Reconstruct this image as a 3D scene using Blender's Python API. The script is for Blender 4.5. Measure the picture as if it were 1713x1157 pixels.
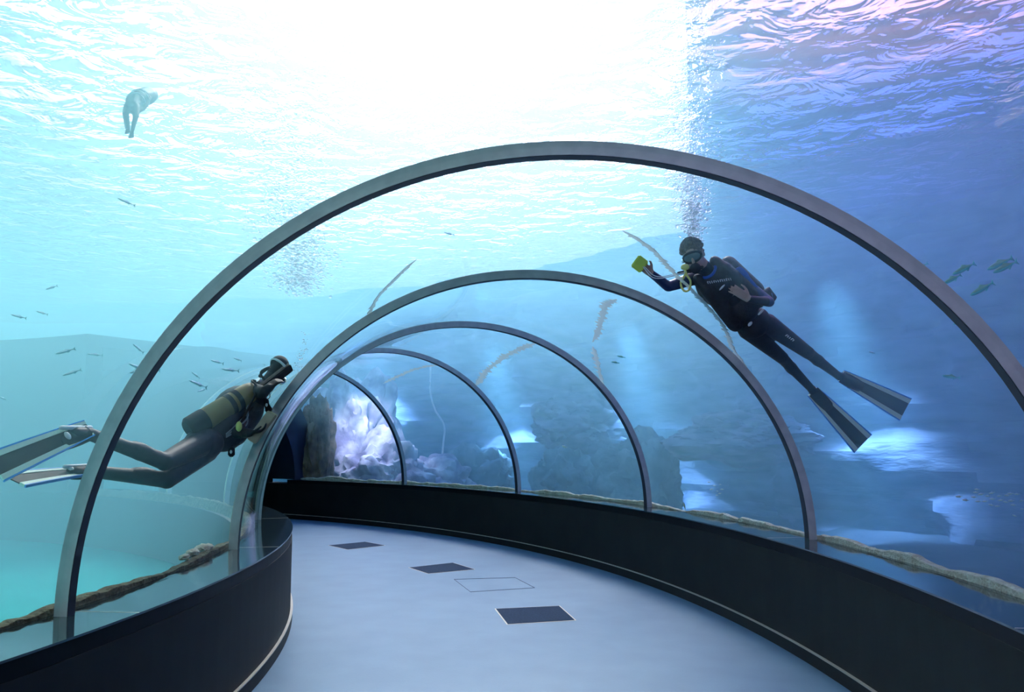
import bpy, bmesh, math, random
from mathutils import Vector, Matrix, Euler, noise
C = bpy.context.scene.collection
D = bpy.data
PI = math.pi
R = math.radians
for o in list(D.objects): D.objects.remove(o)

# ------------------------------------------------------------------ camera
cam_d = D.cameras.new('camera'); cam = D.objects.new('camera', cam_d); C.objects.link(cam)
cam_d.sensor_fit = 'HORIZONTAL'; cam_d.sensor_width = 36.0
cam_d.lens = 36.0 * 1385.357 / 1713.0
cam_d.clip_start = 0.05; cam_d.clip_end = 400
PITCH, YAW, ROLL = 0.1146, 0.3775, -0.0031
cam.location = (13.349, 0.0, 1.55)
cam.matrix_world = Matrix.Translation((13.349, 0, 1.55)) @ Matrix.Rotation(YAW, 4, 'Z') @ Matrix.Rotation(PI/2 + PITCH, 4, 'X') @ Matrix.Rotation(ROLL, 4, 'Z')
bpy.context.scene.camera = cam

# ------------------------------------------------------------------ world, sun, exposure
sc = bpy.context.scene
sc.view_settings.view_transform = 'Standard'; sc.view_settings.look = 'None'
sc.view_settings.gamma = 1.0; sc.view_settings.use_curve_mapping = False
sc.view_settings.exposure = 0.0
cy = sc.cycles
cy.max_bounces = 8; cy.diffuse_bounces = 3; cy.glossy_bounces = 4; cy.transmission_bounces = 6
cy.transparent_max_bounces = 32; cy.volume_bounces = 2
cy.sample_clamp_indirect = 6.0; cy.caustics_reflective = False; cy.caustics_refractive = False
cy.use_denoising = True
SUN_AZ, SUN_EL = R(26), R(33)
SUND = Vector((-math.sin(SUN_AZ)*math.cos(SUN_EL), math.cos(SUN_AZ)*math.cos(SUN_EL), math.sin(SUN_EL)))
w = D.worlds.new('sky'); sc.world = w; w.use_nodes = True
nt = w.node_tree; nt.nodes.clear()
def N(nt, t, **k):
    n = nt.nodes.new(t)
    for a, b in k.items(): setattr(n, a, b)
    return n
def L(nt, a, b): nt.links.new(a, b)
tc = N(nt, 'ShaderNodeTexCoord')
dot = N(nt, 'ShaderNodeVectorMath', operation='DOT_PRODUCT'); dot.inputs[1].default_value = SUND
L(nt, tc.outputs['Generated'], dot.inputs[0])
mx = N(nt, 'ShaderNodeMath', operation='MAXIMUM'); mx.inputs[1].default_value = 0.0
L(nt, dot.outputs['Value'], mx.inputs[0])
pw = N(nt, 'ShaderNodeMath', operation='POWER'); pw.inputs[1].default_value = 14.5
L(nt, mx.outputs[0], pw.inputs[0])
ml = N(nt, 'ShaderNodeMath', operation='MULTIPLY'); ml.inputs[1].default_value = SKYGLOW = 12.0
L(nt, pw.outputs[0], ml.inputs[0])
bgs = N(nt, 'ShaderNodeBackground'); bgs.inputs[0].default_value = (0.72, 0.91, 1.0, 1); bgs.inputs[1].default_value = 0.30
bgg = N(nt, 'ShaderNodeBackground'); bgg.inputs[0].default_value = (1.0, 0.98, 0.94, 1)
L(nt, ml.outputs[0], bgg.inputs[1])
ad = N(nt, 'ShaderNodeAddShader'); L(nt, bgs.outputs[0], ad.inputs[0]); L(nt, bgg.outputs[0], ad.inputs[1])
wo = N(nt, 'ShaderNodeOutputWorld'); L(nt, ad.outputs[0], wo.inputs['Surface'])

def lamp(name, typ, loc, target, energy, color, **k):
    l = D.lights.new(name, typ); l.energy = energy; l.color = color
    for a, b in k.items(): setattr(l, a, b)
    o = D.objects.new(name, l); C.objects.link(o); o.location = loc
    o.rotation_euler = (Vector(target) - Vector(loc)).to_track_quat('-Z', 'Y').to_euler()
    return o
SUNL = Vector((-math.sin(R(17))*math.cos(R(46)), math.cos(R(17))*math.cos(R(46)), math.sin(R(46))))
lamp('sun', 'SUN', SUNL*30, (0, 0, 0), 14.5, (1.0, 0.97, 0.9), angle=R(18))

# ------------------------------------------------------------------ measures of the tunnel (metres)
RC, GA, GB, HB = 12.65, 2.19, 2.06, 0.784      # radius of the walk's middle line, glass half width and rise, ledge height
WN, WF = 1.897, 1.885                          # ledge front edge and panel, from the middle line
TH = [0.2712, 0.4910, 0.7158, 0.9466, 1.1704]  # the five arches
T0, TE = -0.36, 1.383    # about 22 m of walkway                          # tunnel start behind the camera, tunnel end
SURF = 5.15                                     # water level
TFLOOR = 0.05                                  # tank bottom
def pol(r, th, z=0.0): return Vector((r*math.cos(th), r*math.sin(th), z))

# ------------------------------------------------------------------ materials
def mat(name, base=(0.5,0.5,0.5), rough=0.5, metal=0.0, **k):
    m = D.materials.new(name); m.use_nodes = True
    b = m.node_tree.nodes['Principled BSDF']
    b.inputs['Base Color'].default_value = (*base, 1); b.inputs['Roughness'].default_value = rough; b.inputs['Metallic'].default_value = metal
    for a, v in k.items(): b.inputs[a].default_value = v
    return m
def noisy(name, c1, c2, scale=5.0, rough=0.7, metal=0.0, bump=0.0, detail=6, stretch=(1,1,1), lo=0.35, hi=0.65, bscale=None, coord='Object'):
    m = mat(name, c1, rough, metal); nt = m.node_tree; b = nt.nodes['Principled BSDF']
    tc = N(nt, 'ShaderNodeTexCoord'); mp = N(nt, 'ShaderNodeMapping'); mp.inputs['Scale'].default_value = stretch
    L(nt, tc.outputs[coord], mp.inputs[0])
    nz = N(nt, 'ShaderNodeTexNoise'); nz.inputs['Scale'].default_value = scale; nz.inputs['Detail'].default_value = detail
    L(nt, mp.outputs[0], nz.inputs['Vector'])
    rp = N(nt, 'ShaderNodeValToRGB'); rp.color_ramp.elements[0].position = lo; rp.color_ramp.elements[1].position = hi
    rp.color_ramp.elements[0].color = (*c1, 1); rp.color_ramp.elements[1].color = (*c2, 1)
    L(nt, nz.outputs['Fac'], rp.inputs[0]); L(nt, rp.outputs[0], b.inputs['Base Color'])
    if bump:
        src = nz
        if bscale:
            src = N(nt, 'ShaderNodeTexNoise'); src.inputs['Scale'].default_value = bscale; src.inputs['Detail'].default_value = detail
            L(nt, mp.outputs[0], src.inputs['Vector'])
        bp = N(nt, 'ShaderNodeBump'); bp.inputs['Strength'].default_value = bump; bp.inputs['Distance'].default_value = 0.05
        L(nt, src.outputs['Fac'], bp.inputs['Height']); L(nt, bp.outputs[0], b.inputs['Normal'])
    return m

M_floor = noisy('floor_vinyl', (0.070,0.185,0.315), (0.085,0.21,0.345), 2.5, 0.42, bump=0.03, bscale=60)
M_hatch = noisy('dark_blue_carpet', (0.006,0.028,0.070), (0.012,0.045,0.10), 60, 0.8)
M_black = noisy('black_panel', (0.006,0.008,0.008), (0.010,0.013,0.012), 3, 0.6)
M_black.node_tree.nodes['Principled BSDF'].inputs['Specular IOR Level'].default_value = 0.2
M_corr = mat('corridor_black', (0.006,0.006,0.007), 0.7)
M_ledge = mat('polished_dark_ledge', (0.02,0.035,0.04), 0.08, 0.0, IOR=2.1)
M_nose = mat('black_nosing', (0.010,0.011,0.013), 0.4, **{'Specular IOR Level': 0.08})
M_strip = mat('pale_edge_strip', (0.55,0.5,0.42), 0.4, 0.3)
M_arch = noisy('brushed_arch_steel', (0.55,0.55,0.57), (0.66,0.65,0.66), 12, 0.38, 0.15, bump=0.05)
M_archdark = mat('arch_soffit', (0.03,0.035,0.05), 0.4, 0.2)
M_archout = mat('arch_outer_band', (0.75,0.68,0.50), 0.6)
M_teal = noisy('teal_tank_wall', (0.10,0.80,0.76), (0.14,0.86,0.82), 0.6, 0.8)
M_tfloor = noisy('teal_tank_bottom', (0.02,0.60,0.50), (0.04,0.68,0.58), 0.8, 0.9)
M_sandR = noisy('pale_coral_sand', (0.95,0.90,0.76), (0.76,0.66,0.50), 9, 0.95, bump=0.9, bscale=40)
M_sandL = noisy('brown_gravel', (0.17,0.15,0.09), (0.33,0.30,0.19), 14, 0.95, bump=1.0, bscale=45)
M_roof = noisy('roof_boards', (0.10,0.06,0.035), (0.30,0.18,0.10), 0.5, 0.8, stretch=(1,8,1))

M_hatch.node_tree.nodes['Principled BSDF'].inputs['Specular IOR Level'].default_value = 0.1
def glass_mat():
    m = D.materials.new('acrylic_glass'); m.use_nodes = True; nt = m.node_tree; nt.nodes.clear()
    lw = N(nt, 'ShaderNodeLayerWeight'); lw.inputs['Blend'].default_value = 0.5
    p = N(nt, 'ShaderNodeMath', operation='POWER'); p.inputs[1].default_value = 13.0; L(nt, lw.outputs['Facing'], p.inputs[0])
    s = N(nt, 'ShaderNodeMath', operation='MULTIPLY_ADD'); s.inputs[1].default_value = 0.9; s.inputs[2].default_value = 0.005; L(nt, p.outputs[0], s.inputs[0])
    t = N(nt, 'ShaderNodeBsdfTransparent'); t.inputs[0].default_value = (0.985,0.99,0.99,1)
    g = N(nt, 'ShaderNodeBsdfGlossy'); g.inputs['Roughness'].default_value = 0.015; g.inputs[0].default_value = (0.95,0.97,1,1)
    mx = N(nt, 'ShaderNodeMixShader'); L(nt, s.outputs[0], mx.inputs[0]); L(nt, t.outputs[0], mx.inputs[1]); L(nt, g.outputs[0], mx.inputs[2])
    o = N(nt, 'ShaderNodeOutputMaterial'); L(nt, mx.outputs[0], o.inputs['Surface'])
    return m
M_glass = glass_mat()

def surface_mat():
    m = D.materials.new('rippled_water_surface'); m.use_nodes = True; nt = m.node_tree; nt.nodes.clear()
    tc = N(nt, 'ShaderNodeTexCoord')
    n1 = N(nt, 'ShaderNodeTexNoise'); n1.inputs['Scale'].default_value = 2.6; n1.inputs['Detail'].default_value = 3.0; n1.inputs['Roughness'].default_value = 0.5; n1.inputs['Distortion'].default_value = 0.6
    n2 = N(nt, 'ShaderNodeTexNoise'); n2.inputs['Scale'].default_value = 0.7; n2.inputs['Detail'].default_value = 2.0
    L(nt, tc.outputs['Object'], n1.inputs['Vector']); L(nt, tc.outputs['Object'], n2.inputs['Vector'])
    b2 = N(nt, 'ShaderNodeBump'); b2.inputs['Strength'].default_value = 1.0; b2.inputs['Distance'].default_value = 0.35; L(nt, n2.outputs['Fac'], b2.inputs['Height'])
    b1 = N(nt, 'ShaderNodeBump'); b1.inputs['Strength'].default_value = 1.0; b1.inputs['Distance'].default_value = 0.19; L(nt, n1.outputs['Fac'], b1.inputs['Height']); L(nt, b2.outputs[0], b1.inputs['Normal'])
    t = N(nt, 'ShaderNodeBsdfTransparent'); t.inputs[0].default_value = (0.97,0.99,1,1)
    g = N(nt, 'ShaderNodeBsdfGlass'); g.inputs['IOR'].default_value = 1.08; g.inputs['Roughness'].default_value = 0.03; L(nt, b1.outputs[0], g.inputs['Normal'])
    mx = N(nt, 'ShaderNodeMixShader'); mx.inputs[0].default_value = 0.86; L(nt, t.outputs[0], mx.inputs[1]); L(nt, g.outputs[0], mx.inputs[2])
    o = N(nt, 'ShaderNodeOutputMaterial'); L(nt, mx.outputs[0], o.inputs['Surface'])
    return m
M_surf = surface_mat()

def water_mat():
    m = D.materials.new('tank_water'); m.use_nodes = True; nt = m.node_tree; nt.nodes.clear()
    a = N(nt, 'ShaderNodeVolumeScatter'); a.inputs['Color'].default_value = (0.38,0.83,0.92,1); a.inputs['Density'].default_value = 0.102; a.inputs['Anisotropy'].default_value = 0.4
    b = N(nt, 'ShaderNodeVolumeAbsorption'); b.inputs['Color'].default_value = (0.22,0.76,0.93,1); b.inputs['Density'].default_value = 0.085
    s = N(nt, 'ShaderNodeAddShader'); L(nt, a.outputs[0], s.inputs[0]); L(nt, b.outputs[0], s.inputs[1])
    o = N(nt, 'ShaderNodeOutputMaterial'); L(nt, s.outputs[0], o.inputs['Volume'])
    return m
M_water = water_mat()

# ------------------------------------------------------------------ helpers
def link_mesh(name, me, m, parent=None, smooth=False):
    if m is not None:
        for mm in (m if isinstance(m, (list, tuple)) else [m]): me.materials.append(mm)
    o = D.objects.new(name, me); C.objects.link(o)
    if parent: o.parent = parent
    if smooth:
        for p in me.polygons: p.use_smooth = True
        me.set_sharp_from_angle(angle=R(40))
    return o
def obj(name, bm, m, parent=None, smooth=False):
    bmesh.ops.recalc_face_normals(bm, faces=bm.faces)
    me = D.meshes.new(name); bm.to_mesh(me); bm.free()
    return link_mesh(name, me, m, parent, smooth)
def tag(o, label=None, cat=None, group=None, kind=None):
    if label: o['label'] = label
    if cat: o['category'] = cat
    if group: o['group'] = group
    if kind: o['kind'] = kind
    return o
def empty(name, loc, label, cat, group=None, rot=(0,0,0)):
    o = D.objects.new(name, None); C.objects.link(o); o.location = loc; o.rotation_euler = rot; o.empty_display_size = 0.1
    return tag(o, label, cat, group)
def sweep(bm, prof, t0, t1, n, close=True, caps=True):
    """sweep a radial profile [(r, z), ...] round the walk's centre"""
    rings = []
    for i in range(n+1):
        th = t0 + (t1-t0)*i/n
        rings.append([bm.verts.new(pol(r, th, z)) for r, z in prof])
    k = len(prof)
    for i in range(n):
        for j in range(k if close else k-1):
            bm.faces.new((rings[i][j], rings[i][(j+1) % k], rings[i+1][(j+1) % k], rings[i+1][j]))
    if close and caps:
        bm.faces.new(rings[0][::-1]); bm.faces.new(rings[-1])
    return rings
def rect(r0, r1, z0, z1): return [(r0,z0),(r1,z0),(r1,z1),(r0,z1)]
def arc_pts(a, b, n=48, f0=0.0, f1=PI): return [(RC + a*math.cos(f0+(f1-f0)*i/n), HB + b*math.sin(f0+(f1-f0)*i/n)) for i in range(n+1)]
def box(bm, x0, x1, y0, y1, z0, z1):
    v = [bm.verts.new(p) for p in ((x0,y0,z0),(x1,y0,z0),(x1,y1,z0),(x0,y1,z0),(x0,y0,z1),(x1,y0,z1),(x1,y1,z1),(x0,y1,z1))]
    for f in ((0,3,2,1),(4,5,6,7),(0,1,5,4),(1,2,6,5),(2,3,7,6),(3,0,4,7)): bm.faces.new([v[i] for i in f])

# ------------------------------------------------------------------ walkway
bm = bmesh.new(); sweep(bm, rect(RC-2.0, RC+2.0, -0.12, 0.0), T0, TE+0.25, 90)
floor = tag(obj('floor', bm, M_floor), 'pale blue vinyl walkway floor curving away to the left', kind='structure')
for side, s, m1 in (('right', 1, 'low black wall under the glass along the outer curve'), ('left', -1, 'low black wall under the glass along the inner curve')):
    te = TE + 0.25
    def q(a, b, z0, z1): return rect(*sorted((RC+s*a, RC+s*b)), z0, z1)
    bm = bmesh.new(); sweep(bm, q(WF, GA+0.22, -0.1, HB-0.082), T0, te, 110)
    wl = tag(obj('wall_'+side, bm, M_black), m1, kind='structure')
    bm = bmesh.new(); sweep(bm, q(WF-0.018, WF-0.001, 0.0, 0.085), T0, te, 110); obj('kick_board', bm, M_black, wl)
    bm = bmesh.new(); sweep(bm, q(WF-0.022, WF-0.001, 0.086, 0.094), T0, te, 110); tag(obj('edge_strip', bm, M_strip, wl), 'thin pale strip on top of the kick board')
    bm = bmesh.new(); sweep(bm, q(WN-0.008, GA+0.05, HB-0.081, HB-0.011), T0, TE, 110); obj('nosing', bm, M_nose, wl)
    bm = bmesh.new(); sweep(bm, q(WN-0.014, GA+0.06, HB-0.010, HB), T0, TE, 140); tag(obj('ledge_top', bm, M_ledge, wl), 'polished metal ledge top')
bm = bmesh.new(); sweep(bm, rect(RC-2.6, RC+2.6, -0.3, 4.2), T0-0.02, T0, 2); tag(obj('wall_back', bm, M_corr), kind='structure')

# glass bays
edges = [T0] + TH + [TE]
for i in range(len(edges)-1):
    bm = bmesh.new()
    prof = arc_pts(GA, GB) + arc_pts(GA+0.025, GB+0.025)[::-1]
    sweep(bm, prof, edges[i]+0.0028, edges[i+1]-0.0028, 16)
    tag(obj('window_%d' % (i+1), bm, M_glass, smooth=True), ['clear curved acrylic bay around the camera in front of the first arch','clear acrylic bay between the first and second arch','clear acrylic bay between the second and third arch','clear acrylic bay between the third and fourth arch','clear acrylic bay between the fourth and fifth arch','clear acrylic bay between the fifth arch and the dark end'][i], kind='structure')

# arches
alab = ['large grey steel arch nearest the camera, its crown crossing the upper picture','second steel arch from the camera, standing beside the left ledge end','third steel arch from the camera, thin and pale','fourth steel arch from the camera, small and thin','fifth and farthest steel arch, smallest, before the dark tunnel end']
def ring_arch(bm, a0, b0, a1, b1, t0, t1, n=72):
    sweep(bm, arc_pts(a0, b0, n) + arc_pts(a1, b1, n)[::-1], t0, t1, 1)
for i, th in enumerate(TH):
    dt = 0.033/ RC
    e = empty('tunnel_arch', pol(RC, th, HB), alab[i], 'arch', 'steel arches of the tunnel')
    inv = Matrix.Translation(-pol(RC, th, HB))
    for nm, prof, m, t0, t1 in (('arch_band', (GA-0.036, GB-0.036, GA+0.027, GB+0.027), M_arch, th-dt, th+dt),
                        ('dark_soffit', (GA-0.039, GB-0.039, GA-0.0362, GB-0.0362), M_archdark, th-dt*0.9, th+dt*0.9),  # thin dark layer covering the arch's inner face
                        ('outer_band', (GA+0.0272, GB+0.0272, GA+0.030, GB+0.030), M_archout, th-dt*0.8, th+dt*0.8)):
        bm = bmesh.new(); ring_arch(bm, *prof, t0, t1); bm.transform(inv)
        obj(nm, bm, m, e)

# dark tunnel end
bm = bmesh.new(); ring_arch(bm, GA-0.10, GB-0.10, GA+0.5, GB+0.5, TE, TE+0.05)
tag(obj('trim_1', bm, mat('navy_portal_frame', (0.015,0.02,0.045), 0.35)), 'dark navy frame round the far tunnel end', kind='structure')
bm = bmesh.new(); sweep(bm, rect(RC+WF, RC+WF+0.3, HB-0.08, 3.2), TE+0.05, TE+0.45, 10); sweep(bm, rect(RC-WF-0.3, RC-WF, HB-0.08, 3.2), TE+0.05, TE+0.45, 10)
sweep(bm, rect(RC-WF-0.3, RC+WF+0.3, 3.2, 3.4), TE+0.05, TE+0.45, 10); sweep(bm, rect(RC-2.6, RC+2.6, -0.1, 3.4), TE+0.45, TE+0.47, 2)
tag(obj('wall_far', bm, M_corr), 'black corridor walls beyond the tunnel end', kind='structure')

# ------------------------------------------------------------------ tank
X0, X1, Y0, Y1 = -21.5, 21.5, -21.5, 21.5
def rockz(th, z): pass
bm = bmesh.new(); box(bm, X0-0.5, X1+0.5, Y0-0.5, Y1+0.5, TFLOOR-1.5, TFLOOR)
# (the tank bottom passes under the walkway)
M_bot = M_tfloor
fl = obj('tank_bottom', bm, M_bot); tag(fl, 'teal tank bottom under the water', kind='structure'); fl.location.z = -0.2

def V3(th, j): return Vector((math.cos(th)*18*0.8, math.sin(th)*18*0.8, j*0.3))
def rock_face(name, t0, t1, r_in, z0, z1, n, k, amp, m, label, seed=0, kind='structure', back=1.2):
    bm = bmesh.new(); g = []
    for i in range(n+1):
        th = t0+(t1-t0)*i/n; row = []
        for j in range(k+1):
            z = z0+(z1-z0)*j/k
            p = pol(r_in, th, z)
            d = noise.fractal(Vector((p.x*0.35, p.y*0.35, z*0.5+seed)), 0.9, 2.1, 3)*amp + noise.fractal(Vector((p.x*0.8, p.y*0.8, z*2.6+seed)), 0.8, 2.2, 4)*amp*0.35
            d += abs(noise.noise(Vector((p.x*0.25+9, p.y*0.25, z*1.4))))*amp*0.8
            row.append(bm.verts.new(pol(r_in - d, th, z)))
        g.append(row)
    bk = [(bm.verts.new(pol(r_in+back, t0+(t1-t0)*i/n, z0)), bm.verts.new(pol(r_in+back, t0+(t1-t0)*i/n, z1))) for i in range(n+1)]
    for i in range(n):
        for j in range(k): bm.faces.new((g[i][j], g[i+1][j], g[i+1][j+1], g[i][j+1]))
        bm.faces.new((g[i][k], g[i+1][k], bk[i+1][1], bk[i][1])); bm.faces.new((bk[i][1], bk[i+1][1], bk[i+1][0], bk[i][0]))
        bm.faces.new((bk[i][0], bk[i+1][0], g[i+1][0], g[i][0]))
    return tag(obj(name, bm, m, smooth=True), label, kind=kind)
M_rock = noisy('blue_grey_rock', (0.055,0.09,0.17), (0.22,0.28,0.40), 1.3, 0.85, bump=1.0, detail=8, stretch=(1,1,3.5), bscale=3.0)
rock_face('wall_right_rock', -0.45, 1.78, 19.9, TFLOOR-0.5, SURF+0.6, 260, 44, 0.9, M_rock, 'rock wall of the tank beyond the outer curve, lit by blue lamps')
bm = bmesh.new(); sweep(bm, rect(20.0, 20.5, TFLOOR-1, SURF+0.6), 1.77, 2*PI-0.46, 90); tag(obj('wall_left_tank', bm, M_teal), 'teal far wall of the round tank on the left', kind='structure')

bm = bmesh.new(); sweep(bm, rect(20.6, 21.0, SURF+0.6, 6.3), -0.6, 1.02, 40); tag(obj('wall_sky_block', bm, M_roof), 'added brown wall above the water on the right, blocking sky light', kind='structure')  # unseen wall added to keep sky light off the right side
bm = bmesh.new(); g = []
for i in range(181):
    th = -0.45+2.0*i/180
    g.append([bm.verts.new(pol(RC+GA+0.26+(20.2-RC-GA-0.26)*j/16, th, TFLOOR-0.1+0.25*j/16+0.10*noise.fractal(V3(th, j), 0.8, 2.1, 4))) for j in range(17)])
for i in range(180):
    for j in range(16): bm.faces.new((g[i][j], g[i+1][j], g[i+1][j+1], g[i][j+1]))
M_bed = noisy('dark_rock_bed', (0.02,0.04,0.07), (0.05,0.08,0.12), 1.5, 0.9, bump=0.8, bscale=4)
tag(obj('tank_bed', bm, M_bed, smooth=True), 'dark blue rocky bed of the tank on the right', kind='structure')
# roof over the right side of the tank
bm = bmesh.new()
e0, e1 = Vector((13.35+0.16*10, -10, 0)), Vector((13.35-0.16*110, 110, 0))
vs = [(e0.x,e0.y),(60,-10),(60,110),(e1.x,e1.y)]
lo = [bm.verts.new((x,y,6.3)) for x,y in vs]; hi = [bm.verts.new((x,y,6.6)) for x,y in vs]
bm.faces.new(lo[::-1]); bm.faces.new(hi)
for i in range(4): bm.faces.new((lo[i], lo[(i+1)%4], hi[(i+1)%4], hi[i]))
for k in range(0):
    off = 0.25+0.5*k; wd = 0.44*(1-k/13)+0.04
    q = [(e0.x-off, e0.y), (e0.x-off+wd, e0.y), (e1.x-off+wd, e1.y), (e1.x-off, e1.y)]
    lo = [bm.verts.new((x,y,6.3)) for x,y in q]; hi = [bm.verts.new((x,y,7.75)) for x,y in q]
    bm.faces.new(lo[::-1]); bm.faces.new(hi)
    for i in range(4): bm.faces.new((lo[i], lo[(i+1)%4], hi[(i+1)%4], hi[i]))
tag(obj('ceiling', bm, M_roof), 'brown boarded roof seen rippled through the water surface at upper right', kind='structure')

# water surface sheet with real swell
bm = bmesh.new(); nx, ny = 140, 140; g = []
for i in range(nx+1):
    row = []
    for j in range(ny+1):
        x = X0+(X1-X0)*i/nx; y = Y0+(Y1-Y0)*j/ny
        row.append(bm.verts.new((x, y, SURF+0.035*noise.noise(Vector((x*0.9,y*0.9,0)))+0.05*noise.noise(Vector((x*0.35,y*0.35,5))))))
    g.append(row)
for i in range(nx):
    for j in range(ny): bm.faces.new((g[i][j], g[i+1][j], g[i+1][j+1], g[i][j+1]))
tag(obj('water_surface', bm, M_surf, smooth=True), 'rippled underside of the water surface overhead', kind='structure')
# water body: box of water less the tunnel tube
bm = bmesh.new(); box(bm, X0-0.01, X1+0.01, Y0-0.01, Y1+0.01, TFLOOR-0.4, SURF-0.12)
base = GA+0.24
prof = [(RC+base, -0.32), (RC+base, HB-0.2)] + arc_pts(GA+0.08, GB+0.08, 40) + [(RC-base, HB-0.2), (RC-base, -0.32)]
tube = bmesh.new(); sweep(tube, prof, T0-0.03, TE+0.55, 60); bmesh.ops.recalc_face_normals(tube, faces=tube.faces)
bmesh.ops.recalc_face_normals(bm, faces=bm.faces)
bmesh.ops.reverse_faces(tube, faces=tube.faces)
tm = D.meshes.new('t'); tube.to_mesh(tm); tube.free(); bm.from_mesh(tm); D.meshes.remove(tm)
me = D.meshes.new('water'); bm.to_mesh(me); bm.free()
tag(link_mesh('water_body', me, M_water), 'hazy water filling the tank around the tunnel', kind='stuff')

# sand and gravel strips lying against the glass outside
def strip(name, s, m, h0, h1, label, seed):
    bm = bmesh.new(); n = 900; rings = []
    for i in range(n+1):
        th = T0+(TE-T0)*i/n
        a = noise.fractal(Vector((th*14, seed, 0)), 0.8, 2.2, 4); b = noise.fractal(Vector((th*60, seed+4, 0)), 0.8, 2.2, 3)
        h = h0 + (h1-h0)*max(0, min(1, 0.5+0.7*a)) + 0.012*b
        ri, ro = GA+0.062, GA+0.20
        pr = [(ri, HB-0.13), (ri, HB+h*0.8), (ri+0.02, HB+h), (ri+0.06+0.02*a, HB+h*0.8), (ro, HB-0.13)]
        rings.append([bm.verts.new(pol(RC+s*r, th, z)) for r, z in pr])
    for i in range(n):
        for j in range(5): bm.faces.new((rings[i][j], rings[i][(j+1)%5], rings[i+1][(j+1)%5], rings[i+1][j]))
    bm.faces.new(rings[0]); bm.faces.new(rings[-1][::-1])
    return tag(obj(name, bm, m), label, kind='stuff')
strip('coral_sand', 1, M_sandR, 0.0, 0.075, 'pale ragged strip of coral sand along the foot of the right glass', 1)
strip('gravel', -1, M_sandL, 0.012, 0.045, 'brown gravel strip along the foot of the left glass', 7)

# aquarium lamps over the rock wall, then added fill lamps
for i, (th, z, en) in enumerate(((R(44.2), 3.9, 6000), (R(59.2), 3.9, 7000), (R(71.5), 3.9, 7000), (R(83), 3.9, 6000), (R(94), 3.85, 2500))):
    lamp('aquarium_spot', 'SPOT', pol(18.5, th, z), pol(19.3, th, 1.0), en, (0.34,0.60,1.0), spot_size=R(42), spot_blend=1.0, shadow_soft_size=0.35)
lamp('blue_fill_light', 'AREA', pol(17.5, R(35), 6.0), pol(17.5, R(35), 0), 650, (0.06,0.15,1.0), size=9, shape='SQUARE')  # pair of added area lamps, blue fill over the right tank
lamp('blue_fill_light', 'AREA', pol(17.5, R(75), 6.0), pol(17.5, R(75), 0), 650, (0.06,0.15,1.0), size=9, shape='SQUARE')
lamp('roof_fill_light', 'AREA', pol(17, R(30), 5.4), pol(17, R(30), 9), 1200, (1.0,0.62,0.30), size=6, shape='SQUARE')  # added warm lamp brightening the underside of the roof
lamp('back_fill_light', 'AREA', pol(RC-0.2, T0+0.03, 2.45), pol(RC-0.4, 0.5, 1.6), 85, (0.90,0.97,1.0), size=1.6, shape='SQUARE')  # added fill behind the camera for arch fronts and floor
lamp('reef_fill_spot', 'SPOT', pol(15.6, R(77), 3.4), pol(16.8, R(78), 0.9), 450, (0.66,0.70,1.0), spot_size=R(75), spot_blend=1.0, shadow_soft_size=0.15)  # added spot brightening the pale rocks at the far end
# ------------------------------------------------------------------ small shapes
def V(*a): return Vector(a)
def add_ball(bm, c, r, sub=2, M=None):
    """ellipsoid; r is a number or three radii, M an optional 3x3 frame"""
    r = (r, r, r) if not hasattr(r, '__len__') else r
    T = Matrix.Translation(Vector(c)) @ (M.to_4x4() if M else Matrix.Identity(4)) @ Matrix.Diagonal((*r, 1))
    return bmesh.ops.create_icosphere(bm, subdivisions=sub, radius=1.0, matrix=T)['verts']
def frame(d, side=V(0,0,1)):
    d = Vector(d).normalized(); x = Vector(side).cross(d)
    if x.length < 1e-4: x = V(1,0,0).cross(d)
    x.normalize(); y = d.cross(x)
    return Matrix((x, y, d)).transposed()
def add_tube(bm, pts, rad, seg=10, caps=True, flat=1.0, side=V(0,0,1)):
    pts = [Vector(p) for p in pts]; n = len(pts)
    rad = rad if hasattr(rad, '__len__') else [rad]*n; rings = []
    for i, p in enumerate(pts):
        d = pts[min(i+1, n-1)] - pts[max(i-1, 0)]
        F = frame(d, side)
        rings.append([bm.verts.new(p + F @ V(math.cos(2*PI*k/seg)*rad[i], math.sin(2*PI*k/seg)*rad[i]*flat, 0)) for k in range(seg)])
    for i in range(n-1):
        for k in range(seg): bm.faces.new((rings[i][k], rings[i][(k+1)%seg], rings[i+1][(k+1)%seg], rings[i+1][k]))
    if caps: bm.faces.new(rings[0][::-1]); bm.faces.new(rings[-1])
def add_cap(bm, p0, r0, p1, r1, seg=14):
    p0, p1 = Vector(p0), Vector(p1); d = (p1-p0).normalized()
    pts, rad = [], []
    for a in (80, 60, 35, 0): pts.append(p0 - d*r0*math.sin(R(a))); rad.append(r0*math.cos(R(a)))
    for a in (0, 35, 60, 80): pts.append(p1 + d*r1*math.sin(R(a))); rad.append(r1*math.cos(R(a)))
    add_tube(bm, pts, rad, seg)
def curve_pts(pts, n=8):
    """smooth points through a polyline"""
    P = [Vector(p) for p in pts]; P = [P[0]*2-P[1]] + P + [P[-1]*2-P[-2]]; out = []
    for i in range(1, len(P)-2):
        a, b, c, d = P[i-1:i+3]
        for k in range(n):
            t = k/n; out.append(0.5*((2*b)+(c-a)*t+(2*a-5*b+4*c-d)*t*t+(3*b-a-3*c+d)*t**3))
    return out + [P[-2]]
def loc_obj(name, bm, m, root, smooth=True, label=None):
    top = root
    while top.parent: top = top.parent
    bm.transform(Matrix.Translation(-top.location)); o = obj(name, bm, m, root, smooth)
    if label: o['label'] = label
    return o
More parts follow.
